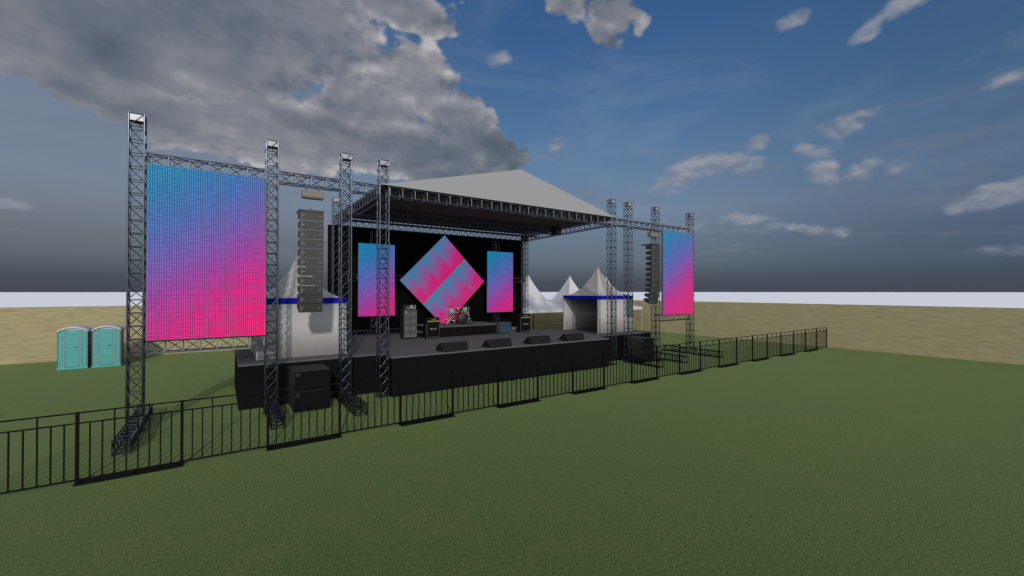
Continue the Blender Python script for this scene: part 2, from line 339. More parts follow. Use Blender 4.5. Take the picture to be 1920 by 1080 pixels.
# screens give off their own light: gradient picture behind a fine pixel grid
def screen(name, w, h, pitch, gain=1.0, tiles=None, lines=0.5):
    def f(g, b):
        p = objco(g); x, y, z = g.xyz(p)
        if tiles is None:
            u = g.m('DIVIDE', x, w); v = g.m('DIVIDE', z, h)          # 0..1 , 0 at the bottom left
            t = g.m('ADD', g.m('MULTIPLY', g.m('SUBTRACT', 1.0, v), 0.78), g.m('MULTIPLY', u, 0.30))
            u2, v2 = x, z
            if gain < 0.8: t = g.m('MULTIPLY', t, 0.86)
        else:
            # x,z measured from the bottom corner of a square turned by 45 degrees: a runs down-right, c runs down-left
            S = tiles
            a = g.m('DIVIDE', g.m('ADD', g.m('SUBTRACT', S*1.41421, z), x), 1.41421*S)
            c = g.m('DIVIDE', g.m('SUBTRACT', g.m('SUBTRACT', S*1.41421, z), x), 1.41421*S)
            fa = g.m('FRACT', g.m('MULTIPLY', a, 2.0)); fc = g.m('FRACT', g.m('MULTIPLY', c, 3.50))
            t = g.m('ADD', g.m('MULTIPLY', fa, 0.80), g.m('MULTIPLY', g.m('SUBTRACT', 1.0, fc), 0.24))
            u2, v2 = g.m('MULTIPLY', a, S), g.m('MULTIPLY', c, S)
        if tiles is None:
            pic = g.ramp(t, [(0.0, (0.008, 0.31, 0.54)), (0.15, (0.018, 0.26, 0.57)), (0.32, (0.085, 0.19, 0.60)), (0.48, (0.23, 0.12, 0.55)), (0.62, (0.46, 0.050, 0.45)), (0.76, (0.80, 0.012, 0.31)), (1.0, (0.95, 0.004, 0.21))])
        else:
            pic = g.ramp(t, [(0.0, (0.040, 0.26, 0.42)), (0.22, (0.085, 0.21, 0.42)), (0.5, (0.28, 0.10, 0.34)), (0.72, (0.62, 0.020, 0.22)), (1.0, (0.72, 0.010, 0.15))])
        fx = g.m('ABSOLUTE', g.m('SUBTRACT', g.m('FRACT', g.m('DIVIDE', u2, pitch)), 0.5)); fz = g.m('ABSOLUTE', g.m('SUBTRACT', g.m('FRACT', g.m('DIVIDE', v2, pitch)), 0.5))
        gap = g.m('MAXIMUM', g.m('GREATER_THAN', fx, 0.39), g.m('GREATER_THAN', fz, 0.39))
        glow = g.m('MULTIPLY', g.m('MAXIMUM', g.m('LESS_THAN', fx, 0.10), g.m('LESS_THAN', fz, 0.10)), g.m('SUBTRACT', 1.0, gap))
        # modules differ a little from one another
        mx = g.m('FLOOR', g.m('DIVIDE', u2, pitch*2)); mz = g.m('FLOOR', g.m('DIVIDE', v2, pitch*2))
        wn = g.node('ShaderNodeTexWhiteNoise', noise_dimensions='3D'); g.put(wn.inputs['Vector'], g.comb(mx, 0.0, mz))
        k = g.m('MULTIPLY', g.lin(wn.outputs['Value'], 0, 1, 0.93 if tiles is None else 0.985, 1.07 if tiles is None else 1.015), gain)
        pic = g.mix(g.m('MULTIPLY', glow, 0.40*lines), pic, g.mix(0.75, (0.42, 0.41, 0.42), g.mix(1.0, pic, (1.7, 1.7, 1.5), 'MULTIPLY')))
        pic = g.mix(g.m('MULTIPLY', gap, lines), pic, (0.015, 0.015, 0.05))
        g.put(b.inputs['Emission Color'], g.mix(1.0, pic, g.comb(k, k, k), 'MULTIPLY')); b.inputs['Emission Strength'].default_value = 0.95
        b.inputs['Base Color'].default_value = (0.010, 0.010, 0.012, 1); b.inputs['Roughness'].default_value = 0.8; b.inputs['Specular IOR Level'].default_value = 0.05
    return mat(name, build=f)
M['screen_big'] = screen('led_picture_large', 2.95, 5.10, 0.056, 0.98, None, 0.92)
M['screen_small'] = screen('led_picture_small', 2.05, 4.03, 0.06, 0.78, None, 0.38)
M['screen_diamond'] = screen('led_picture_diamond', 4, 4, 0.06, 0.85, 4.0, 0.15)
M['led_case'] = mat('grey_led_housing', (0.11, 0.11, 0.12), 0.5)

# ------------------------------------------------------------------ mesh helpers
class MB:
    def __init__(s): s.v = []; s.f = []; s.smooth = set()
    def add(s, vs, fs, smooth=False):
        o = len(s.v); s.v += [tuple(v) for v in vs]
        for f in fs:
            if smooth: s.smooth.add(len(s.f))
            s.f.append(tuple(i+o for i in f))
    def box(s, x0, x1, y0, y1, z0, z1):
        s.add([(x0,y0,z0),(x1,y0,z0),(x1,y1,z0),(x0,y1,z0),(x0,y0,z1),(x1,y0,z1),(x1,y1,z1),(x0,y1,z1)],
              [(0,3,2,1),(4,5,6,7),(0,1,5,4),(1,2,6,5),(2,3,7,6),(3,0,4,7)]); return s
    def tube(s, a, b, r, n=6, r2=None, caps=True):
        a = Vector(a); b = Vector(b); d = (b-a)
        if d.length < 1e-6: return s
        d.normalize(); up = Vector((0,0,1)) if abs(d.z) < 0.9 else Vector((1,0,0))
        u = d.cross(up).normalized(); w = d.cross(u).normalized(); r2 = r if r2 is None else r2
        vs = []
        for p, rr in ((a, r), (b, r2)):
            for i in range(n):
                t = 2*math.pi*(i+0.5)/n; vs.append(p + u*math.cos(t)*rr + w*math.sin(t)*rr)
        s.add(vs, [(i, i+n, (i+1)%n+n, (i+1)%n) for i in range(n)], smooth=True)
        if caps: s.add(vs, [tuple(range(n)), tuple(range(2*n-1, n-1, -1))])
        return s
    def path(s, pts, r, n=6):
        for a, b in zip(pts, pts[1:]): s.tube(a, b, r, n)
        return s
    def lathe(s, prof, c=(0,0,0), n=24, axis='z'):
        vs = []
        for (r, h) in prof:
            for i in range(n):
                t = 2*math.pi*i/n; x, y = r*math.cos(t), r*math.sin(t)
                vs.append((c[0]+x, c[1]+y, c[2]+h) if axis == 'z' else (c[0]+x, c[1]+h, c[2]+y) if axis == 'y' else (c[0]+h, c[1]+x, c[2]+y))
        fs = [(k*n+i, k*n+(i+1)%n, (k+1)*n+(i+1)%n, (k+1)*n+i) for k in range(len(prof)-1) for i in range(n)]
        s.add(vs, fs, smooth=True); return s
    def prism_x(s, prof, x0, x1):
        """profile of (y, z) points extruded along x"""
        n = len(prof); vs = [(x0, y, z) for y, z in prof] + [(x1, y, z) for y, z in prof]
        s.add(vs, [tuple(range(n)), tuple(range(2*n-1, n-1, -1))] + [(i, i+n, (i+1)%n+n, (i+1)%n) for i in range(n)]); return s
    def prism_y(s, prof, y0, y1):
        n = len(prof); vs = [(x, y0, z) for x, z in prof] + [(x, y1, z) for x, z in prof]
        s.add(vs, [tuple(range(n)), tuple(range(2*n-1, n-1, -1))] + [(i, i+n, (i+1)%n+n, (i+1)%n) for i in range(n)]); return s
    def mesh(s, name, material, bevel=0.0):
        me = bpy.data.meshes.new(name); me.from_pydata(s.v, [], s.f); me.materials.append(material)
        bm = bmesh.new(); bm.from_mesh(me)
        if bevel > 0:
            bmesh.ops.remove_doubles(bm, verts=bm.verts, dist=1e-5)
            bmesh.ops.bevel(bm, geom=[e for e in bm.edges if len(e.link_faces) == 2 and e.calc_face_angle(0) > 0.6], offset=bevel, segments=2, affect='EDGES', profile=0.6)
        bmesh.ops.recalc_face_normals(bm, faces=bm.faces)
        bm.to_mesh(me); bm.free()
        if s.smooth and not bevel:
            for i in s.smooth: me.polygons[i].use_smooth = True
        me.update(); return me

def obj(name, mb, material, parent=None, loc=(0,0,0), rot=(0,0,0), bevel=0.0):
    me = mb if isinstance(mb, bpy.types.Mesh) else mb.mesh(name, material, bevel)
    o = bpy.data.objects.new(name, me); COL.objects.link(o)
    o.location = loc; o.rotation_euler = rot
    if parent: o.parent = parent
    return o
def tag(o, label=None, cat=None, group=None, kind=None):
    if label: o['label'] = label
    if cat: o['category'] = cat
    if group: o['group'] = group
    if kind: o['kind'] = kind
    return o
def thing(name, label, cat, loc=(0,0,0), rotz=0.0, group=None):
    o = bpy.data.objects.new(name, None); COL.objects.link(o); o.empty_display_size = 0.2
    o.location = loc; o.rotation_euler = (0, 0, rotz)
    return tag(o, label, cat, group)
def dup(root, loc=None, label=None, group=None, rotz=None):
    def cp(o, par):
        c = o.copy(); COL.objects.link(c)
        if par: c.parent = par
        for ch in list(o.children): cp(ch, c)
        return c
    c = cp(root, None)
    if loc is not None: c.location = loc
    if rotz is not None: c.rotation_euler = (0, 0, rotz)
    if label: c['label'] = label
    if group: c['group'] = group
    return c

# square lattice truss between two points along an axis; returns (chords list of MB, lacing MB)
def lattice(p0, p1, w, nb, rc=0.022, rb=0.0125, flip=False, up=(0,0,1), rung=None):
    p0 = Vector(p0); p1 = Vector(p1); d = (p1-p0).normalized(); Ln = (p1-p0).length
    U = Vector(up)
    if abs(d.dot(U)) > 0.9: e1 = Vector((1,0,0)); e2 = Vector((0,1,0))
    else: e1 = d.cross(U).normalized(); e2 = U
    h = w/2 - rc
    cor = [(-h,-h),(h,-h),(h,h),(-h,h)]
    P = lambda k, t: p0 + d*t + e1*cor[k][0] + e2*cor[k][1]
    ch = []
    for k in range(4): ch.append(MB().tube(P(k,0), P(k,Ln), rc, 8))
    lac = MB(); ups = MB()
    for k in range(4):
        j = (k+1) % 4
        for i in range(nb+1):
            t = Ln*i/nb; t = min(max(t, rb), Ln-rb)
            (ups if (rung and k in (1, 3)) else lac).tube(P(k,t), P(j,t), rung or rb*1.05, 6, caps=False)
            if i < nb:
                a, b = (k, j) if (not flip) else (j, k)
                lac.tube(P(a, Ln*i/nb), P(b, Ln*(i+1)/nb), rb, 6, caps=False)
    return ch, lac, ups
def truss_parts(parent, p0, p1, w, nb, chord='chord', **k):
    ch, lac, ups = lattice(p0, p1, w, nb, **k)
    if ups.v: obj('uprights', ups, M['upright'], parent)
    for c in ch: obj(chord, c, M['truss'], parent)
    obj('lacing', lac, M['brace'], parent)

# ------------------------------------------------------------------ ground, lawn, walls
def sheet(name, x0, x1, y0, y1, z, m, n=1):
    mb = MB()
    mb.add([(x0,y0,z),(x1,y0,z),(x1,y1,z),(x0,y1,z)], [(0,1,2,3)])
    o = obj(name, mb, m); tag(o, kind='structure'); return o
sheet('ground', -5000, 5000, -5000, 5000, -0.02, M['white_ground'])
sheet('lawn', -30, 36.35, -26, 35.15, 0.0, M['grass'])
w = obj('perimeter_wall', MB().box(-30, 36.6, 35.1, 35.35, -0.02, 3.13), M['wall_x']); tag(w, 'long tan reed-textured wall behind the stage and the toilets', 'wall')
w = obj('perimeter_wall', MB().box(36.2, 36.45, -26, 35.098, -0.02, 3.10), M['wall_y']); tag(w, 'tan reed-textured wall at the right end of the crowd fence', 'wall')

# ------------------------------------------------------------------ stage
DK = 1.52
st = thing('concert_stage', 'black skirted concert stage with grey carpeted deck', 'stage', (11.3, 20, 0))
def on_stage(name, mb, m): 
    o = obj(name, mb, m, st); o.location = (-11.3, -20, 0); return o
on_stage('deck', MB().box(5.35, 17.15, 15.9, 25.35, DK-0.05, DK), M['deck'])
sk = MB(); sk.box(5.37, 17.13, 15.92, 25.33, 0.0, DK-0.05); on_stage('skirt', sk, M['skirt'])
for (a, b) in ((0.49, 5.345), (17.155, 22.10)):
    wd = on_stage('wing_deck', MB().box(a, b, 17.05, 21.88, DK-0.05, DK-0.002), M['deck'])
    on_stage('wing_skirt', MB().box(a+0.02, b-0.02, 17.07, 21.86, 0.0, DK-0.05), M['skirt'])
ri = thing('drum_riser', 'low grey-topped black riser carrying the drum kit', 'riser', (11.5, 22.5, DK))
obj('top', MB().box(9.35-11.5, 13.8-11.5, 21.38-22.5, 23.72-22.5, 0.53, 0.58), M['deck'], ri)
obj('skirt', MB().box(9.37-11.5, 13.78-11.5, 21.40-22.5, 23.70-22.5, 0.0, 0.53), M['skirt'], ri)
sp = thing('riser_step', 'small grey-topped step beside the drum riser behind the bass amplifier', 'step', (9.0, 22.7, DK))
obj('tread', MB().box(-0.3, 0.34, -0.7, 0.7, 0.26, 0.29), M['deck'], sp); obj('base', MB().box(-0.28, 0.34, -0.68, 0.68, 0.0, 0.26), M['skirt'], sp)

# backdrop: hanging black cloth with soft folds
bd = MB(); n = 120; x0, x1 = 4.85, 18.08
vs = []; 
for i in range(n+1):
    x = x0+(x1-x0)*i/n; y = 25.08 + 0.025*math.sin(i*1.1) + 0.012*math.sin(i*2.7)
    vs += [(x, y, 0), (x, y, 6.18), (x, y+0.03, 0), (x, y+0.03, 6.18)]
fs = []
for i in range(n):
    a = 4*i; b = a+4; fs += [(a, b, b+1, a+1), (b+2, a+2, a+3, b+3), (a+1, b+1, b+3, a+3), (a, a+2, b+2, b)]
fs += [(0, 1, 3, 2), (4*n, 4*n+2, 4*n+3, 4*n+1)]
bd.add(vs, fs, smooth=True)
b_ = obj('backdrop', bd, M['drape'], loc=(0, 0, DK+0.003)); tag(b_, 'tall black cloth backdrop hung across the rear of the stage', 'backdrop')

# ------------------------------------------------------------------ towers
TW = 0.385; TH = 9.05
def tower(x, y, h, label, foot=None, cap=True, z0=0.0, group='truss towers', nb=None):
    t = thing('truss_tower', label, 'truss tower', (x, y, z0), group=group)
    ch, lac, _u = lattice((0,0,0), (0,0,h), TW, nb or int(round(h/0.377)))
    for c in ch: obj('chord', c, M['truss'], t)
    obj('lacing', lac, M['brace'], t)
    if cap:
        c = MB(); q = TW/2-0.030
        for (a, b, cc, d) in ((-q, q, -q, -q+0.006), (-q, q, q-0.006, q), (-q, -q+0.006, -q+0.008, q-0.008), (q-0.006, q, -q+0.008, q-0.008)): c.box(a, b, cc, d, h-0.20, h-0.02)
        c.box(-q, q, -q, q, h-0.018, h-0.010)
        obj('head_sleeve', c, M['plate'], t)
    obj('base_plate', MB().box(-0.24, 0.24, -0.24, 0.24, 0.002, 0.012), M['joint'], t)
    if foot:
        for (ya, yb) in foot:
            f = bpy.data.objects.new('outrigger', None); COL.objects.link(f); f.parent = t
            s = 1 if yb > ya else -1
            chs, lc, _u = lattice((0, ya, TW/2), (0, yb, TW/2), TW, max(2, int(round(abs(yb-ya)/0.37))))
            for c in chs: obj('chord', c, M['truss'], f)
            obj('lacing', lc, M['brace'], f)
    return t
H2 = TW/2
TY = 16.12 + H2
fl = ((-H2-0.01, -2.05), (H2+0.01, 2.0)); fs_ = ((-H2-0.01, -2.2),); fs2 = ((-H2-0.01, -2.2), (H2+0.01, 0.70))
TX = dict(a=-1.99, b=1.40, c=3.76, d=5.14, e=17.78, f=19.14, g=21.57, h=25.08)
tower(TX['a'], TY-0.22, TH, 'tall truss tower at the far left holding the outer edge of the big left screen', fl)
tower(TX['b'], TY, TH-0.02, 'truss tower between the big left screen and the left hanging speaker column', fs2)
tower(TX['c'], TY, TH-0.02, 'truss tower with a lattice foot to the right of the left speaker column', fs2)
tower(TX['d'], TY, TH-0.02, 'truss tower at the front left corner of the roof', None)
tower(TX['e'], TY, TH+0.02, 'truss tower at the front right corner of the roof', None)
tower(TX['f'], TY, TH+0.02, 'second truss tower right of the roof corner, before the open white tent', fs_)
tower(TX['g'], TY, TH+0.02, 'truss tower along the inner edge of the big right screen', fl)
tower(TX['h'], TY, TH+0.02, 'outermost truss tower on the far right of the stage', fl)
BY = 24.2 + H2
tower(5.14, BY, TH, 'rear left roof tower seen behind the front towers', None)
tower(17.74, BY, TH-0.9, 'rear right roof tower beside the edge of the black backdrop', None, cap=False)

# ------------------------------------------------------------------ beams
def beam(x0, x1, y, z, label, nb, group='lattice beams'):
    b = thing('lattice_beam', label, 'truss beam', (x0, y, z), group=group)
    truss_parts(b, (0,0,0), (x1-x0,0,0), TW, nb, rung=0.017)
    return b
ZT = 8.04 - H2
e = H2+0.012
beam(TX['a']+e, TX['b']-e, TY-0.02, ZT, 'lattice beam above the big left screen', 6)
beam(TX['b']+e, TX['c']-e, TY-0.02, ZT, 'lattice beam above the left hanging speaker column', 4)
beam(TX['c']+e, TX['d']-e, TY-0.02, ZT, 'short lattice beam between the two towers nearest the left roof corner', 2)
beam(TX['a']+e, TX['b']-e, TY-0.02, 2.585-H2, 'lattice beam directly under the big left screen', 7)
beam(TX['e']+e, TX['f']-e, TY-0.02, ZT, 'short lattice beam beside the right roof corner', 2)
beam(TX['f']+e, TX['g']-e, TY-0.02, ZT, 'lattice beam above the right hanging speaker column', 4)
beam(TX['g']+e, TX['h']-e, TY-0.02, ZT, 'lattice beam above the big right screen', 6)
beam(TX['g']+e, TX['h']-e, TY-0.02, 2.60-H2, 'lattice beam directly under the big right screen', 6)

# ------------------------------------------------------------------ roof
rf = thing('stage_roof', 'pitched grey-white stage roof on a lattice beam frame', 'roof', (11.46, 20.3, 7.66))
def onroof(o): o.parent = rf; o.location = (-11.46, -20.3, -7.66); return o
def rtruss(nm, p0, p1, nb, **k):
    g_ = bpy.data.objects.new(nm, None); COL.objects.link(g_); g_.parent = rf; g_.location = (-11.46, -20.3, -7.66)
    ch, lac, ups = lattice(p0, p1, TW, nb, rung=0.015, **k)
    obj('uprights', ups, M['upright'] if nm == 'front_beam' else M['truss'], g_)
    for c in ch: obj('chord', c, M['truss'], g_)
    obj('lacing', lac, M['brace'], g_)
XA, XB = 5.14+e, 17.78-e
rtruss('front_beam', (XA, TY, ZT), (XB, TY, ZT), 24)
ZB = 7.93 - H2
rtruss('back_beam', (XA, BY, ZB), (17.74-e, BY, ZB), 30)
for x in (5.14, 17.74):
    rtruss('side_beam', (x, TY+e+(0.0), ZT-0.02), (x, 20.68, ZT-0.06), 10)
    rtruss('side_beam', (x, 21.32, ZT-0.07), (x, BY-e, ZB), 7)
    j = MB().box(x-0.22, x+0.22, 20.70, 21.30, 7.60, 8.02); onroof(obj('joint_block', j, M['joint']))
j = MB().box(17.74-0.20, 17.74+0.20, BY-0.20, BY+0.20, 7.52, 7.96); onroof(obj('joint_block', j, M['joint']))
# two inner trusses under the lining
for (y, z) in ((21.0, 7.86), (22.6, 7.84)):
    rtruss('inner_beam', (5.14+e, y, z-0.02), (17.74-e, y, z-0.02), 44)
# rafters (slim)
XL, XR, XC = 4.98, 17.93, 11.47; YF, YBk = 16.10, 24.62; ZE, ZR = 8.07, 9.66
def slab(name, pts, th, m):
    """quad panel with a thickness downwards"""
    mb = MB(); n = len(pts)
    mb.add([tuple(p) for p in pts] + [(p[0], p[1], p[2]-th) for p in pts], [tuple(range(n)), tuple(range(2*n-1, n-1, -1))] + [(i, (i+1)%n, (i+1)%n+n, i+n) for i in range(n)])
    return onroof(obj(name, mb, m))
slab('roof_cover', [(XL, YF, ZE), (XC, YF, ZR), (XC, YBk, ZR), (XL, YBk, ZE)], 0.03, M['roof'])
slab('roof_cover', [(XC+0.001, YF, ZR), (XR, YF, ZE), (XR, YBk, ZE), (XC+0.001, YBk, ZR)], 0.03, M['roof'])
gb = MB(); gb.prism_y([(XL, ZE-0.005), (XR, ZE-0.005), (XC, ZR+0.01)], YF-0.03, YF-0.004); onroof(obj('front_gable', gb, M['roof']))
gb = MB(); gb.prism_y([(XL+0.3, ZE+0.005), (XR-0.3, ZE+0.005), (XC, ZR-0.06)], YBk-0.10, YBk-0.07); onroof(obj('rear_gable', gb, M['roof_in']))
slab('lining', [(XL+0.1, YF+0.25, ZE-0.012), (XR-0.1, YF+0.25, ZE-0.012), (XR-0.1, YBk-0.12, ZE+0.06), (XL+0.1, YBk-0.12, ZE+0.06)], 0.012, M['roof_in'])

# ------------------------------------------------------------------ backdrop trusses
b = beam(5.35, 17.52, 24.45-0.02+0.26, 4.99-H2, 'thin dark lattice beam crossing the backdrop at mid height behind the screens', 24)
bj = obj('end_block', MB().box(17.53-5.35, 17.86-5.35, -0.15, 0.15, -0.15, 0.15), M['hoist'], b)
for x, lb in ((7.3, 'slim lattice post carrying the left backdrop screen'), (15.6, 'slim lattice post carrying the right backdrop screen')):
    t = thing('lattice_post', lb, 'truss post', (x, 24.82+0.0, DK), group='screen posts')
    truss_parts(t, (0,0,0), (0,0,6.0), 0.34, 15, rc=0.018, rb=0.009)
b = thing('lattice_beam', 'lattice beam lying on the deck along the foot of the backdrop', 'truss beam', (5.6, 24.80, DK+0.15), group='lattice beams')
truss_parts(b, (0,0,0), (1.50,0,0), 0.29, 5, rc=0.018, rb=0.010)
ch_ = thing('lattice_beam', 'second lattice beam lying on the deck at the foot of the backdrop behind the bass amplifier', 'truss beam', (7.50, 24.80, DK+0.15), group='lattice beams')
truss_parts(ch_, (0,0,0), (3.2,0,0), 0.29, 10, rc=0.018, rb=0.010)

# ------------------------------------------------------------------ screens
def led(x0, z0, w, h, y, label, m, group, th=0.12, cat='video screen'):
    t = thing('led_screen', label, cat, (x0, y, z0), group=group)
    obj('display', MB().box(0.0, w, -0.012, 0.0, 0.0, h), m, t)
    hb = MB().box(-0.012, w+0.012, 0.002, th, -0.012, h+0.012)
    nx, nz = max(1, round(w/0.98)), max(1, round(h/0.98))
    for i in range(nx):
        for j_ in range(nz): hb.box(w*i/nx+0.05, w*(i+1)/nx-0.05, th, th+0.04, h*j_/nz+0.05, h*(j_+1)/nz-0.05)
    obj('housing', hb, M['led_case'], t)
    return t
led(-1.755, 2.60, 2.955, 5.095, 16.00, 'huge portrait video screen on the left, blue fading to pink', M['screen_big'], 'large side screens')
led(21.88, 2.61, 3.06, 5.09, 16.00, 'portrait video screen at the far right between two towers', M['screen_big'], 'large side screens')
led(6.27, 2.64, 2.03, 4.05, 24.2, 'narrow video screen on the backdrop left of the diamond', M['screen_small'], 'backdrop side screens', 0.10)
led(14.55, 2.645, 2.05, 4.035, 24.2, 'narrow video screen on the backdrop right of the diamond', M['screen_small'], 'backdrop side screens', 0.10)
S = 4.0; hd = S/math.sqrt(2)
t = thing('diamond_screen', 'square video screen standing on its corner in the middle of the backdrop', 'video screen', (11.455, 24.2, 4.665-hd))
def dia(r, y0, y1): return MB().prism_y([(0, hd-r), (r, hd), (0, hd+r), (-r, hd)], y0, y1)
obj('display', dia(hd, -0.012, 0.0), M['screen_diamond'], t)
obj('housing', dia(hd+0.02, 0.002, 0.11), M['led_case'], t)

# ------------------------------------------------------------------ crowd fence
PW = 1.7303; FY = 12.47; FH = 1.49
def fence_panel(with_base):
    t = thing('fence_panel', 'black barred fence panel', 'fence panel')
    for x in (0.0, PW): obj('post', MB().box(x-0.028 if x else 0.001, x+0.028 if not x else PW-0.001, -0.028, 0.028, 0.0, FH), M['fence'], t)
    a, b = 0.029, PW-0.030
    for nm, z in (('top_rail', FH-0.018), ('second_rail', FH-0.235), ('bottom_rail', 0.085)): obj(nm, MB().box(a, b, -0.012, 0.012, z-0.014, z+0.014), M['fence'], t)
    for i in range(1, 9):
        x = PW*i/9; top = FH-0.033 if i in (3, 6) else FH-0.250
        obj('bar', MB().box(x-0.013, x+0.013, -0.0105, 0.0105, 0.100, top), M['fence'], t)
    if with_base:
        bp = MB()
        for y in (-0.150, -0.05, 0.06, 0.16): bp.box(-0.03, PW+0.03, y, y+0.042, 0.003, 0.035)
        for x in (0.02, PW/2, PW-0.06): bp.box(x, x+0.05, -0.145, 0.198, 0.0352, 0.044)
        obj('foot_grid', bp, M['fence'], t)
    return t
fp = {True: fence_panel(True), False: fence_panel(False)}; used = set()
X0 = 1.006
WHERE = {1: 'at the bottom left corner', 2: 'in front of the far left tower', 3: 'right of the far left tower foot', 4: 'in front of the left subwoofers',
         5: 'in front of the left roof corner tower', 6: 'before the left end of the stage front', 7: 'before the first floor monitors', 8: 'before the second floor monitors',
         9: 'near the middle of the stage front', 10: 'before the third floor monitors', 11: 'before the fourth floor monitors', 12: 'before the right roof corner tower',
         23: 'last one against the tan wall', 22: 'second from the tan wall', 21: 'third from the tan wall', 20: 'fourth from the tan wall', 19: 'fifth from the tan wall', 18: 'sixth from the tan wall',
         17: 'seventh from the tan wall', 16: 'eighth from the tan wall', 15: 'ninth from the tan wall', 14: 'tenth from the tan wall', 13: 'eleventh from the tan wall'}
for k in range(-4, 20):
    base = (k % 2 == 0)
    x = X0 + PW*k
    o_ = k+4
    if o_ == 0: continue
    lb = ('black barred fence panel with a foot grid, ' if base else 'black barred fence panel without foot grid, ') + WHERE[o_]
    if base not in used:
        t = fp[base]; used.add(base); t.location = (x, FY, 0); t['label'] = lb; t['group'] = 'crowd fence panels'
    else: t = dup(fp[base], (x, FY, 0), lb, 'crowd fence panels')

# ------------------------------------------------------------------ pagoda tents
def pagoda(x0, x1, y0, y1, z0, ze, zt, za, label, walls, m, band=None, posts=True, scallop=False, group=None, p=2.0):
    cx, cy = (x0+x1)/2, (y0+y1)/2; hx, hy = (x1-x0)/2, (y1-y0)/2
    t = thing('pagoda_tent', label, 'tent', (cx, cy, z0), group=group)
    mb = MB(); N = 18; vs = []; K = 6
    for i in range(N+1):
        u = 1 - i/N; z = za - (za-zt)*(1-(1-u)**p) if u > 0 else za
        u = max(u, 0.006)
        ring = []
        for (ax, ay, bx, by) in ((-1,-1,1,-1),(1,-1,1,1),(1,1,-1,1),(-1,1,-1,-1)):
            for k in range(K):
                f = k/K; sag = 1 - 0.045*math.sin(math.pi*f)*math.sin(math.pi*min(u*1.0,1))
                px, py = ax+(bx-ax)*f, ay+(by-ay)*f
                ring.append((px*hx*u*sag, py*hy*u*sag, z-z0))
        vs += ring
    n = 4*K
    mb.add(vs, [(i*n+k, i*n+(k+1)%n, (i+1)*n+(k+1)%n, (i+1)*n+k) for i in range(N) for k in range(n)], smooth=False)
    roof = obj('roof', mb, m, t)
    val = MB(); th = 0.012
    def strip(a, b, zl, zh, scal):
        a = Vector(a); b = Vector(b); Ln = (b-a).length; d = (b-a).normalized(); nr = Vector((d.y, -d.x, 0))
        if scal:
            ns = int(Ln/0.22); 
            for i in range(ns):
                p0 = a + d*(Ln*i/ns); p1 = a + d*(Ln*(i+1)/ns); pts = []
                for j in range(7):
                    f = j/6; pts.append((p0 + (p1-p0)*f, zl + 0.06*(1-math.sin(math.pi*f))))
                v_ = [Vector((q.x, q.y, zh)) for q, _ in pts] + [Vector((q.x, q.y, zz)) for q, zz in pts]
                v2 = [v+nr*th for v in v_]; k = len(v_)
                fs = [(j, j+1, j+8, j+7) for j in range(6)] + [(j+k+7, j+k+8, j+k+1, j+k) for j in range(6)] + [(j+7, j+8, j+8+k, j+7+k) for j in range(6)]
                val.add(v_+v2, fs)
        else:
            v_ = [Vector((a.x, a.y, zl)), Vector((b.x, b.y, zl)), Vector((b.x, b.y, zh)), Vector((a.x, a.y, zh))]; v2 = [v+nr*th for v in v_]
            val.add(v_+v2, [(0,3,2,1),(4,5,6,7),(0,1,5,4),(1,2,6,5),(2,3,7,6),(3,0,4,7)])
    o_ = 0.03
    c4 = [(-hx-o_,-hy-o_,0),(hx+o_,-hy-o_,0),(hx+o_,hy+o_,0),(-hx-o_,hy+o_,0)]
    for i in range(4): strip(c4[i], c4[(i+1)%4], ze-z0, zt-z0+0.004, scallop)
    obj('valance', val, band or m, t)
    zz = ze-z0+0.02
    if walls:
        for wname in walls:
            mm = MB()
            def ripple(a, b):
                a = Vector(a); b = Vector(b); d = (b-a); Ln = d.length; d.normalize(); nr = Vector((d.y, -d.x, 0)); nn = 28
                vs = []
                for i in range(nn+1):
                    q = a + d*(Ln*i/nn); off = nr*(0.0035*math.sin(i*0.9)+0.002*math.sin(i*2.3+1))
                    vs += [(q+off+Vector((0,0,0.003))), (q+off*0.3+Vector((0,0,zz))), (q+off+nr*-0.02+Vector((0,0,0.003))), (q+off*0.3+nr*-0.02+Vector((0,0,zz)))]
                fs = []
                for i in range(nn):
                    A = 4*i; B = A+4; fs += [(A,B,B+1,A+1),(B+2,A+2,A+3,B+3),(A+1,B+1,B+3,A+3),(A,A+2,B+2,B)]
                mm.add(vs, fs, smooth=True)
            q = 0.035
            {'front': lambda: ripple((-hx+q,-hy,0),(hx-q,-hy,0)), 'right': lambda: ripple((hx,-hy+q,0),(hx,hy-q,0)), 'back': lambda: ripple((hx-q,hy,0),(-hx+q,hy,0)), 'left': lambda: ripple((-hx,hy-q,0),(-hx,-hy+q,0))}[wname]()
            obj('side_wall', mm, m, t)
    for sx_ in (-1, 1):
        for sy_ in (-1, 1):
            x, y = sx_*hx, sy_*hy
            obj('pole', MB().box(x-0.03, x+0.03, y-0.03, y+0.03, 0.002, zt-z0-0.02), M['white_pole'], t)
    return t
pagoda(1.09, 4.15, 17.93, 20.95, DK, 3.55, 3.76, 5.58, 'white pointed tent with a blue band standing on the left stage wing', ('front', 'left', 'back'), M['tent'], M['band'])
pagoda(18.38, 21.44, 17.93, 20.95, DK, 3.55, 3.76, 5.58, 'white pointed tent with a blue band and open left side on the right stage wing', ('front', 'right', 'back'), M['tent'], M['band'])
for i, (xa, lb) in enumerate(((30.30, 'clean white scalloped tent nearest the right wall, its corner pole showing'), (25.30, 'clean white scalloped tent whose peak rises left of the blue-banded right tent'), (20.30, 'clean white scalloped tent just right of the rear right roof tower'))):
    pagoda(xa, xa+5, 28.35, 33.35, 0.0, 2.20, 2.48, 5.54, lb, None, M['tent_far'], None, scallop=True, group='white tents behind the stage')

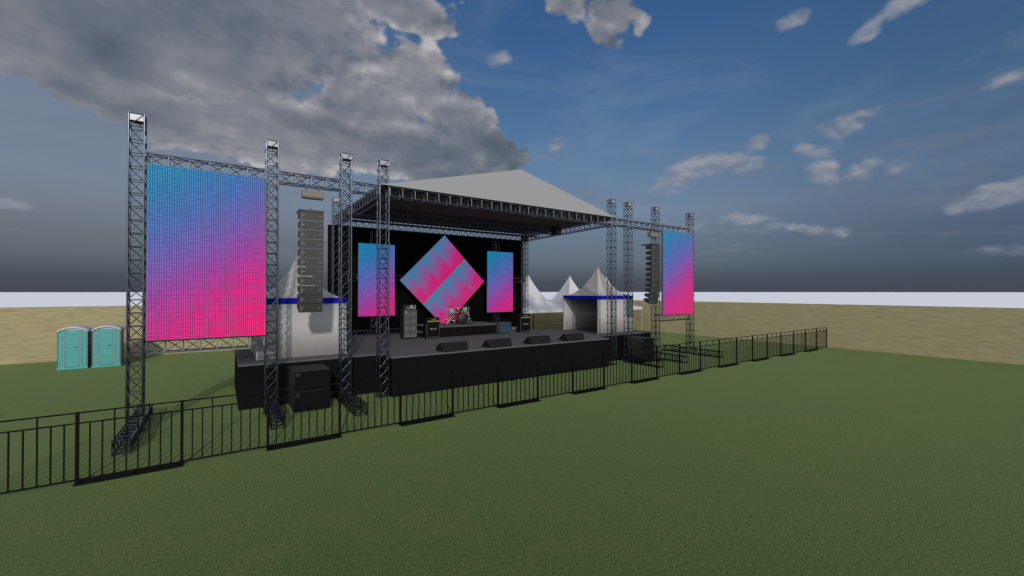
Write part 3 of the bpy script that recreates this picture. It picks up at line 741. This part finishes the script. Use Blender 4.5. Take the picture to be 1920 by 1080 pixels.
# ------------------------------------------------------------------ hoists and line arrays
def hoist(x, y, label):
    t = thing('chain_hoist', label, 'hoist', (x, y, 7.20), group='hoists above the speaker columns')
    h = MB().prism_x([(-0.13, 0.06), (-0.10, 0.0), (0.10, 0.0), (0.13, 0.06), (0.13, 0.27), (-0.13, 0.27)], -0.34, 0.34)
    obj('case', h, M['hoist'], t, bevel=0.012)
    m_ = MB().box(-0.22, -0.16, -0.05, 0.05, 0.27, 0.455).box(0.16, 0.22, -0.05, 0.05, 0.27, 0.455); obj('clamp', m_, M['joint'], t)
    m_ = MB().tube((0,0,-0.46), (0,0,0.0), 0.006, 5); obj('chain', m_, M['silver'], t)
    m_ = MB().box(-0.33, 0.33, -0.09, 0.09, -0.006, -0.001); obj('underside', m_, M['dark'], t)
def array(x, y, label):
    t = thing('line_array', label, 'speaker column', (x, y, 6.72), group='hanging speaker columns')
    fr = MB().box(-0.375, 0.375, -0.01, 0.80, -0.045, 0.0); fr.box(-0.04, 0.04, 0.1, 0.7, 0.0, 0.05)
    obj('flying_frame', fr, M['joint'], t)
    hh = 0.302; zc = -0.055; yc = 0.0; ang = 0.0
    angs = [0,0,0,0,0,1,2,4,7,10,13]
    W2 = 0.365
    for i in range(11):
        ang = R(angs[i])
        c = bpy.data.objects.new('cabinet', None); COL.objects.link(c); c.parent = t
        c.location = (0, yc, zc); c.rotation_euler = (ang, 0, 0)
        b = MB()
        prof = [(0.012, -0.006), (0.012, -hh+0.006), (0.40, -hh+0.075), (0.45, -hh+0.10), (0.45, -0.075), (0.40, -0.045)]
        b.prism_x(prof, -W2, W2); obj('shell', b, M['arr_side'], c, bevel=0.006)
        obj('grille', MB().box(-W2+0.055, W2-0.055, 0.0, 0.011, -hh+0.014, -0.014), M['arr_grille'], c)
        e_ = MB().box(-W2+0.006, -W2+0.05, -0.004, 0.011, -hh+0.02, -0.02).box(W2-0.05, W2-0.006, -0.004, 0.011, -hh+0.02, -0.02); obj('end_rail', e_, M['arr_side'], c)
        mk = MB().box(-W2+0.07, -W2+0.15, -0.004, -0.001, -hh/2-0.006, -hh/2+0.010).box(W2-0.15, W2-0.07, -0.004, -0.001, -hh/2-0.006, -hh/2+0.010).box(-W2+0.062, -W2+0.072, -0.004, -0.001, -hh+0.06, -0.06); obj('badge', mk, M['mark'], c)
        sd = MB().box(-W2-0.004, -W2-0.0005, 0.12, 0.19, -hh/2-0.03, -hh/2+0.03).box(W2+0.0005, W2+0.004, 0.12, 0.19, -hh/2-0.03, -hh/2+0.03); obj('handle', sd, M['dark'], c)
        zc -= (hh+0.006)*math.cos(ang); yc += (hh+0.006)*math.sin(ang)
hoist(2.60, 16.02, 'taupe hoist case under the beam over the left speaker column')
hoist(20.95, 16.02, 'taupe hoist case under the beam over the right speaker column')
array(2.49, 15.42, 'curved column of eleven grey speakers hanging left of the stage')
array(20.47, 15.42, 'curved column of eleven grey speakers hanging beside the big right screen')

# ------------------------------------------------------------------ subwoofers
def sub(x, y, z, w, d, h, label):
    t = thing('subwoofer', label, 'subwoofer', (x, y, z), group='ground subwoofers')
    obj('cabinet', MB().box(-w/2, w/2, 0.02, d, 0.0, h), M['sub'], t, bevel=0.012)
    obj('grille', MB().box(-w/2+0.012, w/2-0.012, 0.0, 0.019, 0.012, h-0.012), M['subgrille'], t)
    lg = MB(); x0 = -w/2+0.05
    for i in range(2):
        for j in range(2): lg.box(x0+0.07*i, x0+0.07*i+0.06, -0.003, -0.0005, h-0.17+0.06*j, h-0.17+0.06*j+0.05)
    obj('logo', lg, M['sub'], t)
    for yy in (0.24, d-0.30):
        hd_ = MB()
        for s_ in (-1, 1):
            xx = s_*(w/2+0.0015); hd_.box(min(xx, xx-s_*0.012), max(xx, xx-s_*0.012), yy, yy+0.09, h*0.62, h*0.86)
            hd_.box(min(xx, xx-s_*0.012), max(xx, xx-s_*0.012), yy, yy+0.09, h*0.14, h*0.38)
        obj('side_grip', hd_, M['dark'], t)
for (x, s_) in ((2.57, 'left'), (20.01, 'right')):
    sub(x, 15.66, 0.003, 1.13, 1.30, 0.675, 'bottom black subwoofer of the %s ground stack' % s_)
    sub(x, 15.66, 0.682, 1.13, 1.30, 0.675, 'top black subwoofer of the %s ground stack' % s_)

# ------------------------------------------------------------------ floor monitors
def wedge(x, y, label, mirror):
    t = thing('floor_monitor', label, 'floor monitor', (x, y, DK), group='floor monitors')
    w2 = 0.325; mb = MB()
    # profile along y: front (audience) face leans back, the grille slopes down towards the performer
    prof = [(0.0, 0.0), (0.03, 0.10), (0.20, 0.335), (0.27, 0.35), (0.60, 0.10), (0.60, 0.0)]
    n = len(prof)
    s_ = -1 if mirror else 1
    # outer end tapers at the front
    outer = [(y_, z_) for y_, z_ in prof]
    xo = [0.10, 0.07, 0.0, 0.0, 0.0, 0.0]
    vs = [(s_*w2, y_, z_) for y_, z_ in prof] + [(-s_*(w2-xo[i]), prof[i][0], prof[i][1]) for i in range(n)]
    mb.add(vs, [tuple(range(n)), tuple(range(2*n-1, n-1, -1))] + [(i, i+n, (i+1)%n+n, (i+1)%n) for i in range(n)])
    obj('body', mb, M['wedge'], t, bevel=0.010)
    g_ = MB(); a = Vector((0, 0.285, 0.345)); b2 = Vector((0, 0.585, 0.118)); nr = Vector((0, 0.6, 0.8)).normalized()*0.006
    g_.add([(-0.27, a.y, a.z), (0.27, a.y, a.z), (0.27, b2.y, b2.z), (-0.27, b2.y, b2.z), (-0.27, a.y+nr.y, a.z+nr.z), (0.27, a.y+nr.y, a.z+nr.z), (0.27, b2.y+nr.y, b2.z+nr.z), (-0.27, b2.y+nr.y, b2.z+nr.z)], [(0,3,2,1),(4,5,6,7),(0,1,5,4),(1,2,6,5),(2,3,7,6),(3,0,4,7)])
    obj('grille', g_, M['subgrille'], t)
for i, (xa, nm) in enumerate(((7.46, 'first pair from the left'), (9.71, 'second pair from the left'), (12.00, 'third pair from the left'), (14.23, 'pair nearest the right roof corner'))):
    wedge(xa+0.325, 16.02, 'black floor monitor, left one of the %s' % nm, False)
    wedge(xa+0.985, 16.02, 'black floor monitor, right one of the %s' % nm, True)

# ------------------------------------------------------------------ lettering
def text_mesh(s, size, m, depth=0.002, shear=0.0, bold=0.0):
    cu = bpy.data.curves.new('lettering', 'FONT'); cu.body = s; cu.size = size; cu.extrude = depth; cu.shear = shear; cu.align_x = 'CENTER'; cu.offset = bold
    tmp = bpy.data.objects.new('tmp_text', cu); COL.objects.link(tmp)
    dg = bpy.context.evaluated_depsgraph_get(); me = bpy.data.meshes.new_from_object(tmp.evaluated_get(dg)); me.materials.clear(); me.materials.append(m)
    bpy.data.objects.remove(tmp); return me
mar_big = text_mesh('Marshall', 0.115, M['white_logo'], shear=0.35, bold=0.0004); mar_small = text_mesh('Marshall', 0.085, M['white_logo'], shear=0.35, bold=0.0003)
e_logo = text_mesh('e', 0.20, M['white_logo'], bold=0.004)

# ------------------------------------------------------------------ amplifiers
def guitar_stack(x, y, side, rz):
    t = thing('speaker_cabinet', 'black speaker cabinet with white script, standing %s' % side, 'speaker cabinet', (x, y, DK), rz, group='black guitar cabinets')
    W2, D_, Hh = 0.385, 0.36, 0.80; z0 = 0.055
    obj('shell', MB().box(-W2, W2, 0.012, D_, z0, z0+Hh), M['tolex'], t, bevel=0.012)
    obj('grille', MB().box(-W2+0.03, W2-0.03, 0.0, 0.0115, z0+0.03, z0+Hh-0.03), M['cabcloth'], t)
    fr = MB(); a = W2-0.03
    fr.box(-a-0.006, a+0.006, -0.003, 0.011, z0+0.022, z0+0.029).box(-a-0.006, -a-0.0005, -0.003, 0.011, z0+0.0295, z0+Hh-0.0295).box(a+0.0005, a+0.006, -0.003, 0.011, z0+0.0295, z0+Hh-0.0295)
    obj('piping', fr, M['silver'], t)
    obj('logo', mar_big, None, t, (0.0, -0.004, z0+0.42), (math.pi/2, 0, 0))
    obj('side_handle', MB().box(-W2-0.004, -W2+0.001, 0.12, 0.24, z0+0.36, z0+0.50).box(W2-0.001, W2+0.004, 0.12, 0.24, z0+0.36, z0+0.50), M['dark'], t)
    for sx_ in (-1, 1):
        for yy in (0.06, 0.30): obj('castor', MB().lathe([(0.0, -0.014), (0.026, -0.014), (0.026, 0.014), (0.0, 0.014)], (sx_*0.31, yy, 0.0275), 14, 'x'), M['dark'], t)
    h = thing('amp_head', 'black amplifier head, gold panel, on the cabinet %s' % side, 'amplifier head', (x, y, DK+z0+Hh+0.002), rz, group='black amplifier heads')
    obj('shell', MB().box(-W2+0.02, W2-0.02, 0.012, 0.25, 0.014, 0.255), M['tolex'], h, bevel=0.012)
    obj('gold_panel', MB().box(-W2+0.06, W2-0.05, 0.0, 0.0115, 0.030, 0.088), M['gold'], h)
    kn = MB()
    for i in range(7): kn.lathe([(0.010, -0.012), (0.010, -0.001)], (-0.20+i*0.062, 0, 0.060), 10, 'y')
    kn.lathe([(0.0, -0.012), (0.017, -0.012), (0.017, -0.001)], (-0.275, 0, 0.060), 10, 'y'); obj('knob', kn, M['dark'], h)
    obj('front_cloth', MB().box(-W2+0.05, W2-0.05, 0.002, 0.0115, 0.102, 0.235), M['cabcloth'], h)
    obj('logo', mar_small, None, h, (0.03, -0.002, 0.138), (math.pi/2, 0, 0))
    for sx_ in (-1, 1): obj('foot', MB().box(sx_*0.28-0.02, sx_*0.28+0.02, 0.04, 0.22, 0.0, 0.0135), M['dark'], h)
    obj('top_handle', MB().path([(-0.09, 0.13, 0.256), (-0.07, 0.13, 0.275), (0.07, 0.13, 0.275), (0.09, 0.13, 0.256)], 0.008), M['dark'], h)
guitar_stack(9.30, 21.03, 'before the drum riser', 0.03)
guitar_stack(15.36, 21.03, 'near the right edge of the backdrop', -0.02)

t = thing('bass_cabinet', 'tall bass cabinet with speckled silver grille cloth', 'speaker cabinet', (8.20, 21.45, DK))
W2 = 0.365
obj('shell', MB().box(-W2, W2, 0.012, 0.46, 0.07, 1.56), M['tolex_grey'], t, bevel=0.012)
obj('grille', MB().box(-W2+0.02, W2-0.02, -0.006, 0.0115, 0.09, 1.54), M['silvercloth'], t)
obj('logo', e_logo, None, t, (-0.24, -0.010, 1.37), (math.pi/2, 0, 0))
obj('piping', MB().box(W2-0.019, W2-0.013, -0.006, 0.011, 0.09, 1.54), M['silver'], t)
for sx_ in (-1, 1):
    for yy in (0.08, 0.38): obj('castor', MB().lathe([(0.0, -0.016), (0.032, -0.016), (0.032, 0.016), (0.0, 0.016)], (sx_*0.30, yy, 0.035), 14, 'x'), M['dark'], t)
h = thing('bass_amplifier', 'black and silver amplifier head on the tall bass cabinet', 'amplifier head', (8.20, 21.45, DK+1.562))
obj('shell', MB().box(-0.33, 0.31, 0.012, 0.30, 0.010, 0.225), M['tolex_grey'], h, bevel=0.01)
obj('front_panel', MB().box(-0.22, 0.29, 0.0, 0.0115, 0.025, 0.075), M['silver'], h)
obj('dark_panel', MB().box(-0.22, 0.29, 0.004, 0.0115, 0.080, 0.20), M['dark'], h)
obj('meter', MB().box(0.0, 0.145, -0.002, 0.003, 0.085, 0.205).box(0.25, 0.285, -0.002, 0.003, 0.085, 0.205), M['silver'], h)
kn = MB()
for i in range(7): kn.lathe([(0.0, -0.016), (0.011, -0.016), (0.011, -0.001)], (-0.18+i*0.070, 0, 0.050), 10, 'y')
obj('knob', kn, M['dark'], h)
for sx_ in (-1, 1): obj('foot', MB().box(sx_*0.26-0.02, sx_*0.26+0.02, 0.04, 0.26, 0.0, 0.0095), M['dark'], h)

t = thing('combo_amp', 'blue-grey square combo amplifier between the riser and the right guitar stack', 'amplifier', (13.93, 21.12, DK), 0.04)
obj('shell', MB().box(-0.43, 0.43, 0.012, 0.62, 0.035, 0.665), M['amp_side'], t, bevel=0.012)
obj('frame', MB().box(-0.432, 0.432, -0.004, 0.0115, 0.05, 0.075).box(-0.432, 0.432, -0.004, 0.0115, 0.635, 0.662).box(-0.432, -0.405, -0.004, 0.0115, 0.0755, 0.6345).box(0.405, 0.432, -0.004, 0.0115, 0.0755, 0.6345), M['blue_case'], t)
obj('grille', MB().box(-0.404, 0.404, 0.0, 0.0115, 0.076, 0.634), M['blue_amp'], t)
for sx_ in (-1, 1):
    obj('driver', MB().lathe([(0.135, -0.012), (0.155, -0.006), (0.155, -0.001), (0.10, -0.001), (0.05, -0.006), (0.0, -0.006)], (sx_*0.19, 0, 0.24), 24, 'y'), M['blue_case'], t)
obj('driver', MB().lathe([(0.05, -0.01), (0.06, -0.005), (0.06, -0.001), (0.0, -0.004)], (0.02, 0, 0.435), 18, 'y'), M['blue_case'], t)
obj('control_panel', MB().box(-0.20, 0.20, -0.008, -0.001, 0.50, 0.575), M['blue_case'], t)
obj('logo', MB().lathe([(0.0, -0.006), (0.016, -0.006), (0.016, -0.001)], (0.0, 0, 0.12), 12, 'y'), M['mark'], t)
for sx_ in (-1, 1): obj('foot', MB().box(sx_*0.36-0.03, sx_*0.36+0.03, 0.06, 0.56, 0.0, 0.0345), M['dark'], t)
obj('strap_handle', MB().path([(-0.12, 0.30, 0.667), (-0.09, 0.30, 0.695), (0.09, 0.30, 0.695), (0.12, 0.30, 0.667)], 0.01), M['dark'], t)

t = thing('stage_mixer', 'low grey effects box with a round white dial between the combo and the right stack', 'effects box', (14.72, 21.75, DK))
obj('case', MB().prism_x([(-0.16, 0.002), (-0.16, 0.16), (0.12, 0.30), (0.16, 0.30), (0.16, 0.002)], -0.28, 0.28), M['amp_side'], t, bevel=0.01)
obj('panel', MB().box(-0.27, 0.27, -0.168, -0.1605, 0.05, 0.15), M['joint'], t)
obj('dial', MB().lathe([(0.0, -0.03), (0.045, -0.03), (0.045, -0.009)], (0.12, -0.16, 0.235), 16, 'y'), M['drumhead'], t)

# ------------------------------------------------------------------ drum kit
RZ = DK+0.58
def tripod(mb, x, y, z0, hgt, spread, rr=0.011, rot=0.3):
    for k in range(3):
        a = rot + k*2.0944; fx, fy = math.cos(a)*spread, math.sin(a)*spread
        mb.tube((x, y, z0+hgt), (x+fx, y+fy, z0+0.012), rr, 6); mb.tube((x, y, z0+hgt*0.45), (x+fx*0.5, y+fy*0.5, z0+0.012+(hgt-0.012)*0.5), rr*0.8, 6)
def drum(name, label, x, y, z, r, h, m, tilt=0.0, group='shell drums'):
    t = thing(name, label, 'drum', (x, y, z), group=group); t.rotation_euler = (tilt, 0, 0)
    obj('shell', MB().lathe([(r-0.01, 0.01), (r, 0.012), (r, h-0.012), (r-0.01, h-0.01)], (0,0,0), 28), m, t)
    obj('drumhead', MB().lathe([(0.0, h-0.004), (r-0.008, h-0.004), (r-0.004, h-0.010)], (0,0,0), 28), M['drumhead'], t)
    for z_ in (0.0, h-0.02): obj('hoop', MB().lathe([(r+0.001, z_), (r+0.010, z_), (r+0.010, z_+0.022), (r+0.001, z_+0.022), (r+0.001, z_)], (0,0,0), 28), M['chrome'], t)
    lg = MB()
    for k in range(6): a = k*math.pi/3+0.2; lg.tube((math.cos(a)*(r+0.008), math.sin(a)*(r+0.008), 0.02), (math.cos(a)*(r+0.008), math.sin(a)*(r+0.008), h-0.02), 0.006, 5)
    obj('tuning_rod', lg, M['chrome'], t)
    return t
# rug
rg = obj('rug', MB().lathe([(0.0, 0.001), (1.0, 0.001), (1.0, 0.010), (0.0, 0.010)], (0,0,0), 40), mat('dark_rug', (0.004, 0.005, 0.007), 0.95), loc=(11.80, 22.60, RZ)); rg.scale = (0.62, 0.62, 1); tag(rg, 'round black rug under the bass drum', 'rug')
bx_, by_ = 11.92, 22.62; z_ = RZ+0.012
t = thing('bass_drum', 'large black-fronted bass drum facing the crowd', 'drum', (bx_, by_, z_))
obj('shell', MB().lathe([(0.27, 0.0), (0.28, 0.0), (0.28, 0.40), (0.27, 0.40)], (0, 0, 0.315), 36, 'y'), M['red_drum'], t)
obj('drumhead', MB().lathe([(0.0, 0.006), (0.262, 0.006), (0.27, 0.012)], (0, 0, 0.315), 36, 'y'), mat('black_drumhead', (0.008, 0.010, 0.012), 0.5), t)
obj('hoop', MB().lathe([(0.266, -0.012), (0.292, -0.012), (0.292, 0.030), (0.266, 0.030), (0.266, -0.012)], (0, 0, 0.315), 36, 'y'), M['dark'], t)
obj('spur', MB().tube((-0.26, 0.08, 0.22), (-0.36, -0.06, 0.012), 0.011), M['chrome'], t); obj('spur', MB().tube((0.26, 0.08, 0.22), (0.34, -0.06, 0.012), 0.011), M['chrome'], t)
obj('badge', MB().box(-0.03, 0.05, -0.002, 0.004, 0.50, 0.525), M['silver'], t)
obj('tom_mount', MB().tube((0, 0.16, 0.58), (0, 0.16, 0.74), 0.016).tube((-0.18, 0.16, 0.74), (0.16, 0.16, 0.74), 0.011), M['chrome'], t)
drum('rack_tom', 'small red rack tom above the left of the bass drum', 11.62, 22.72, RZ+0.70, 0.145, 0.24, M['red_drum'], 0.12)
drum('rack_tom', 'small sea-green rack tom above the right of the bass drum', 12.08, 22.72, RZ+0.74, 0.155, 0.21, M['green_drum'], 0.12)
drum('floor_tom', 'sea-green snare on a stand at the left side of the kit', 11.22, 22.75, RZ+0.60, 0.165, 0.28, M['green_drum'])
t = thing('drum_stand', 'white tripod stand carrying the sea-green drum at the left of the kit', 'drum stand', (11.22, 22.75, RZ)); mb = MB(); tripod(mb, 0, 0, 0.002, 0.44, 0.27, 0.011, 0.9); mb.tube((0,0,0.2), (0,0,0.56), 0.012)
for k in range(3): a = k*2.094; mb.tube((0,0,0.54), (math.cos(a)*0.15, math.sin(a)*0.15, 0.595), 0.008)
obj('tripod', mb, M['chrome'], t)
t = drum('floor_tom', 'dark red floor tom on three legs left of the bass drum', 11.50, 23.05, RZ+0.17, 0.19, 0.46, M['red_drum'])
for k in range(3): a = k*2.094+0.6; obj('leg', MB().tube((math.cos(a)*0.20, math.sin(a)*0.20, 0.25), (math.cos(a)*0.205, math.sin(a)*0.205, -0.165), 0.009), M['brass'], t)
drum('snare_drum', 'brass-coloured drum behind the sea-green rack tom', 12.30, 23.10, RZ+0.50, 0.17, 0.20, M['brass'])
t = thing('drum_stand', 'tripod stand under the brass-coloured drum', 'drum stand', (12.30, 23.10, RZ)); mb = MB(); tripod(mb, 0, 0, 0.002, 0.34, 0.25, 0.010, 0.1); mb.tube((0,0,0.2), (0,0,0.497), 0.012); obj('tripod', mb, M['chrome'], t)
def cymbal(x, y, h, boom, r, label, tilt):
    t = thing('cymbal_stand', label, 'cymbal stand', (x, y, RZ), group='cymbal stands')
    mb = MB(); tripod(mb, 0, 0, 0.002, 0.55, 0.34, 0.013, 0.5); mb.tube((0,0,0.10), (0,0,h), 0.013); obj('tripod', mb, M['chrome'], t)
    b0 = Vector((-boom[0]*0.35, -boom[1]*0.35, h-0.12)); b1 = Vector((boom[0], boom[1], h+0.13))
    obj('boom', MB().tube(b0, b1, 0.009), M['chrome'], t)
    c = obj('cymbal', MB().lathe([(0.0, 0.02), (0.03, 0.018), (0.045, 0.004), (r, -0.012), (r, -0.014), (0.04, 0.001), (0.0, 0.015)], (0,0,0), 32), M['brass'] if r < 0.2 else mat('dark_cymbal', (0.10, 0.085, 0.06), 0.5, 0.6), t, tuple(b1+Vector((0,0,0.01)))); c.rotation_euler = tilt
cymbal(12.48, 22.95, 0.98, (-0.30, 0.0), 0.22, 'boom cymbal stand at the right of the drum kit', (0.1, 0.15, 0))
cymbal(11.15, 23.15, 0.92, (0.16, 0.0), 0.19, 'cymbal stand behind the sea-green drum at the left', (0.1, -0.1, 0))
t = thing('hi_hat', 'thin brass cymbal pair on a stand right of the rack toms', 'hi-hat', (12.42, 23.22, RZ)); mb = MB(); tripod(mb, 0, 0, 0.002, 0.35, 0.26, 0.010, 1.2); mb.tube((0,0,0.1), (0,0,1.06), 0.010); obj('tripod', mb, M['chrome'], t)
for dz, nm in ((0.94, 0), (0.975, 1)): obj('cymbal', MB().lathe([(0.0, 0.012), (0.04, 0.010), (0.17, 0.0), (0.17, -0.002), (0.0, 0.002)], (0,0,dz), 28), M['brass'], t)
t = thing('drum_stool', 'round black drum stool behind the bass drum', 'stool', (11.95, 23.42, RZ)); obj('seat', MB().lathe([(0.0, 0.50), (0.17, 0.50), (0.18, 0.52), (0.18, 0.57), (0.15, 0.59), (0.0, 0.59)], (0,0,0), 24), M['dark'], t); mb = MB(); tripod(mb, 0, 0, 0.002, 0.30, 0.24); mb.tube((0,0,0.2), (0,0,0.50), 0.014); obj('tripod', mb, M['chrome'], t)

# ------------------------------------------------------------------ portable toilets
def toilet(x, label, rz=0.0):
    t = thing('portable_toilet', label, 'portable toilet', (x, 30.95, 0), rz, group='portable toilets')
    W2, D_, Hh = 0.56, 1.16, 1.98
    obj('side_wall', MB().box(-W2+0.02, -W2+0.05, 0.05, D_-0.03, 0.10, Hh-0.02), M['teal_dk'], t); 
    sw = MB().box(W2-0.05, W2-0.02, 0.05, D_-0.03, 0.10, Hh-0.02)
    for (a, b, c, d) in ((0.20, 0.95, 0.35, 0.95), (0.20, 0.95, 1.05, 1.45), (0.25, 0.90, 1.60, 1.80)): sw.box(W2-0.0198, W2-0.008, a, b, c, d)
    obj('side_wall', sw, M['teal_dk'], t)
    obj('rear_wall', MB().box(-W2+0.052, W2-0.052, D_-0.06, D_-0.03, 0.10, Hh-0.02), M['teal_dk'], t)
    obj('base', MB().box(-W2-0.02, W2+0.02, -0.03, D_+0.01, 0.002, 0.098), M['teal'], t, bevel=0.012)
    def arch(x): return 0.085*(1-(x/W2)**2)
    for s_ in (-1, 1):
        fp_ = MB(); xa, xb = (0.335, W2-0.028)
        fp_.box(min(s_*xa, s_*xb), max(s_*xa, s_*xb), 0.02, 0.05, 0.10, Hh+0.012)
        for (z0, z1) in ((0.22, 0.56), (0.62, 0.98), (1.04, 1.42), (1.48, 1.80)): fp_.box(min(s_*(xa+0.03), s_*(xb-0.03)), max(s_*(xa+0.03), s_*(xb-0.03)), 0.008, 0.0198, z0, z1)
        obj('front_panel', fp_, M['teal'], t, bevel=0.005)
        obj('corner_post', MB().box(min(s_*(W2-0.026), s_*(W2+0.004)), max(s_*(W2-0.026), s_*(W2+0.004)), 0.0, 0.048, 0.10, Hh), M['trim_dk'], t)
        obj('door_post', MB().box(min(s_*0.290, s_*0.333), max(s_*0.290, s_*0.333), -0.004, 0.05, 0.10, Hh+0.045), M['greytrim'], t)
    dr = bpy.data.objects.new('door', None); COL.objects.link(dr); dr.parent = t
    d = MB().box(-0.286, 0.286, 0.012, 0.04, 0.115, Hh+0.05)
    for (z0, z1) in ((0.14, 0.20), (0.225, 0.285), (0.31, 0.37), (0.40, 0.50), (0.56, 0.90), (0.96, 1.03), (1.08, 1.24), (1.28, 1.33), (1.38, 1.72), (1.78, 1.98)): d.box(-0.23, 0.235, 0.002, 0.0118, z0, z1)
    obj('door_leaf', d, M['teal'], dr, bevel=0.006)
    obj('handle', MB().box(0.06, 0.20, -0.02, 0.0015, 1.14, 1.165).box(0.065, 0.09, -0.02, 0.0015, 1.09, 1.1395), M['joint'], dr)
    fa_ = [(-W2+0.002, Hh+0.001)] + [(u*(W2-0.002), Hh + 0.20*(1-abs(u)**2.2) - 0.034) for u in (-0.9,-0.7,-0.5,-0.25,0,0.25,0.5,0.7,0.9)] + [(W2-0.002, Hh+0.001)]
    for (ya, yb) in ((0.0205, 0.047), (D_-0.055, D_-0.035)): obj('gable_panel', MB().prism_y([(x, max(z, Hh+0.002)) for x, z in fa_], ya, yb), M['roofcap'], t)
    r_ = MB(); n = 16; vs = []
    ys = [(-0.05, 0.0), (-0.03, 0.03), (0.12, 0.055), (0.58, 0.075), (1.04, 0.055), (1.18, 0.03), (1.20, 0.0)]
    for (yy, up) in ys:
        for i in range(n+1):
            u = -1+2*i/n; zz = Hh + 0.20*(1-abs(u)**2.2) + up - 0.03
            vs.append((u*(W2+0.03), yy, zz))
    for i in range(n+1): 
        u = -1+2*i/n; vs.append((u*(W2+0.03), 1.20, Hh-0.03+0.20*(1-abs(u)**2.2)-0.045))
    for i in range(n+1):
        u = -1+2*i/n; vs.append((u*(W2+0.03), -0.05, Hh-0.03+0.20*(1-abs(u)**2.2)-0.045))
    rows = len(ys)+2
    fs = [(k*(n+1)+i, k*(n+1)+i+1, (k+1)*(n+1)+i+1, (k+1)*(n+1)+i) for k in range(rows) for i in range(n) if k < rows-1] + [((rows-1)*(n+1)+i, (rows-1)*(n+1)+i+1, i+1, i) for i in range(n)]
    for side in (0, n): fs.append(tuple(k*(n+1)+side for k in range(rows)))
    r_.add(vs, fs, smooth=True); obj('roof', r_, M['roofcap'], t)
    return t
toilet(-6.29, 'left one of two teal portable toilets by the tan wall')
toilet(-5.01, 'right one of two teal portable toilets, nearer the tower')

# ------------------------------------------------------------------ birds
def bird(p, s, label):
    t = thing('bird', label, 'bird', p, group='flying birds')
    b = MB().lathe([(0.0, -0.5), (0.06, -0.35), (0.10, -0.1), (0.08, 0.15), (0.05, 0.3), (0.0, 0.42)], (0,0,0), 10, 'x'); obj('body', b, M['bird'], t)
    for s_ in (-1, 1):
        w_ = MB(); w_.add([(-0.15, s_*0.05, 0.02), (0.15, s_*0.05, 0.02), (0.10, s_*0.6, 0.16), (-0.02, s_*1.15, 0.06), (-0.10, s_*0.6, 0.14), (-0.15, s_*0.05, 0.0), (0.15, s_*0.05, 0.0), (0.10, s_*0.6, 0.14), (-0.02, s_*1.15, 0.05), (-0.10, s_*0.6, 0.12)], [(0,1,2,4),(4,2,3),(5,9,7,6),(9,8,7),(0,5,6,1),(1,6,7,2),(2,7,8,3),(3,8,9,4),(4,9,5,0)])
        obj('wing', w_, M['bird'], t)
    t.scale = (s, s, s)
bird((111, 57, 47), 0.45, 'tiny dark bird gliding in the blue sky at right')
bird((18.4, 109, 46.5), 0.3, 'tiny dark speck of a bird before the grey cloud at left')
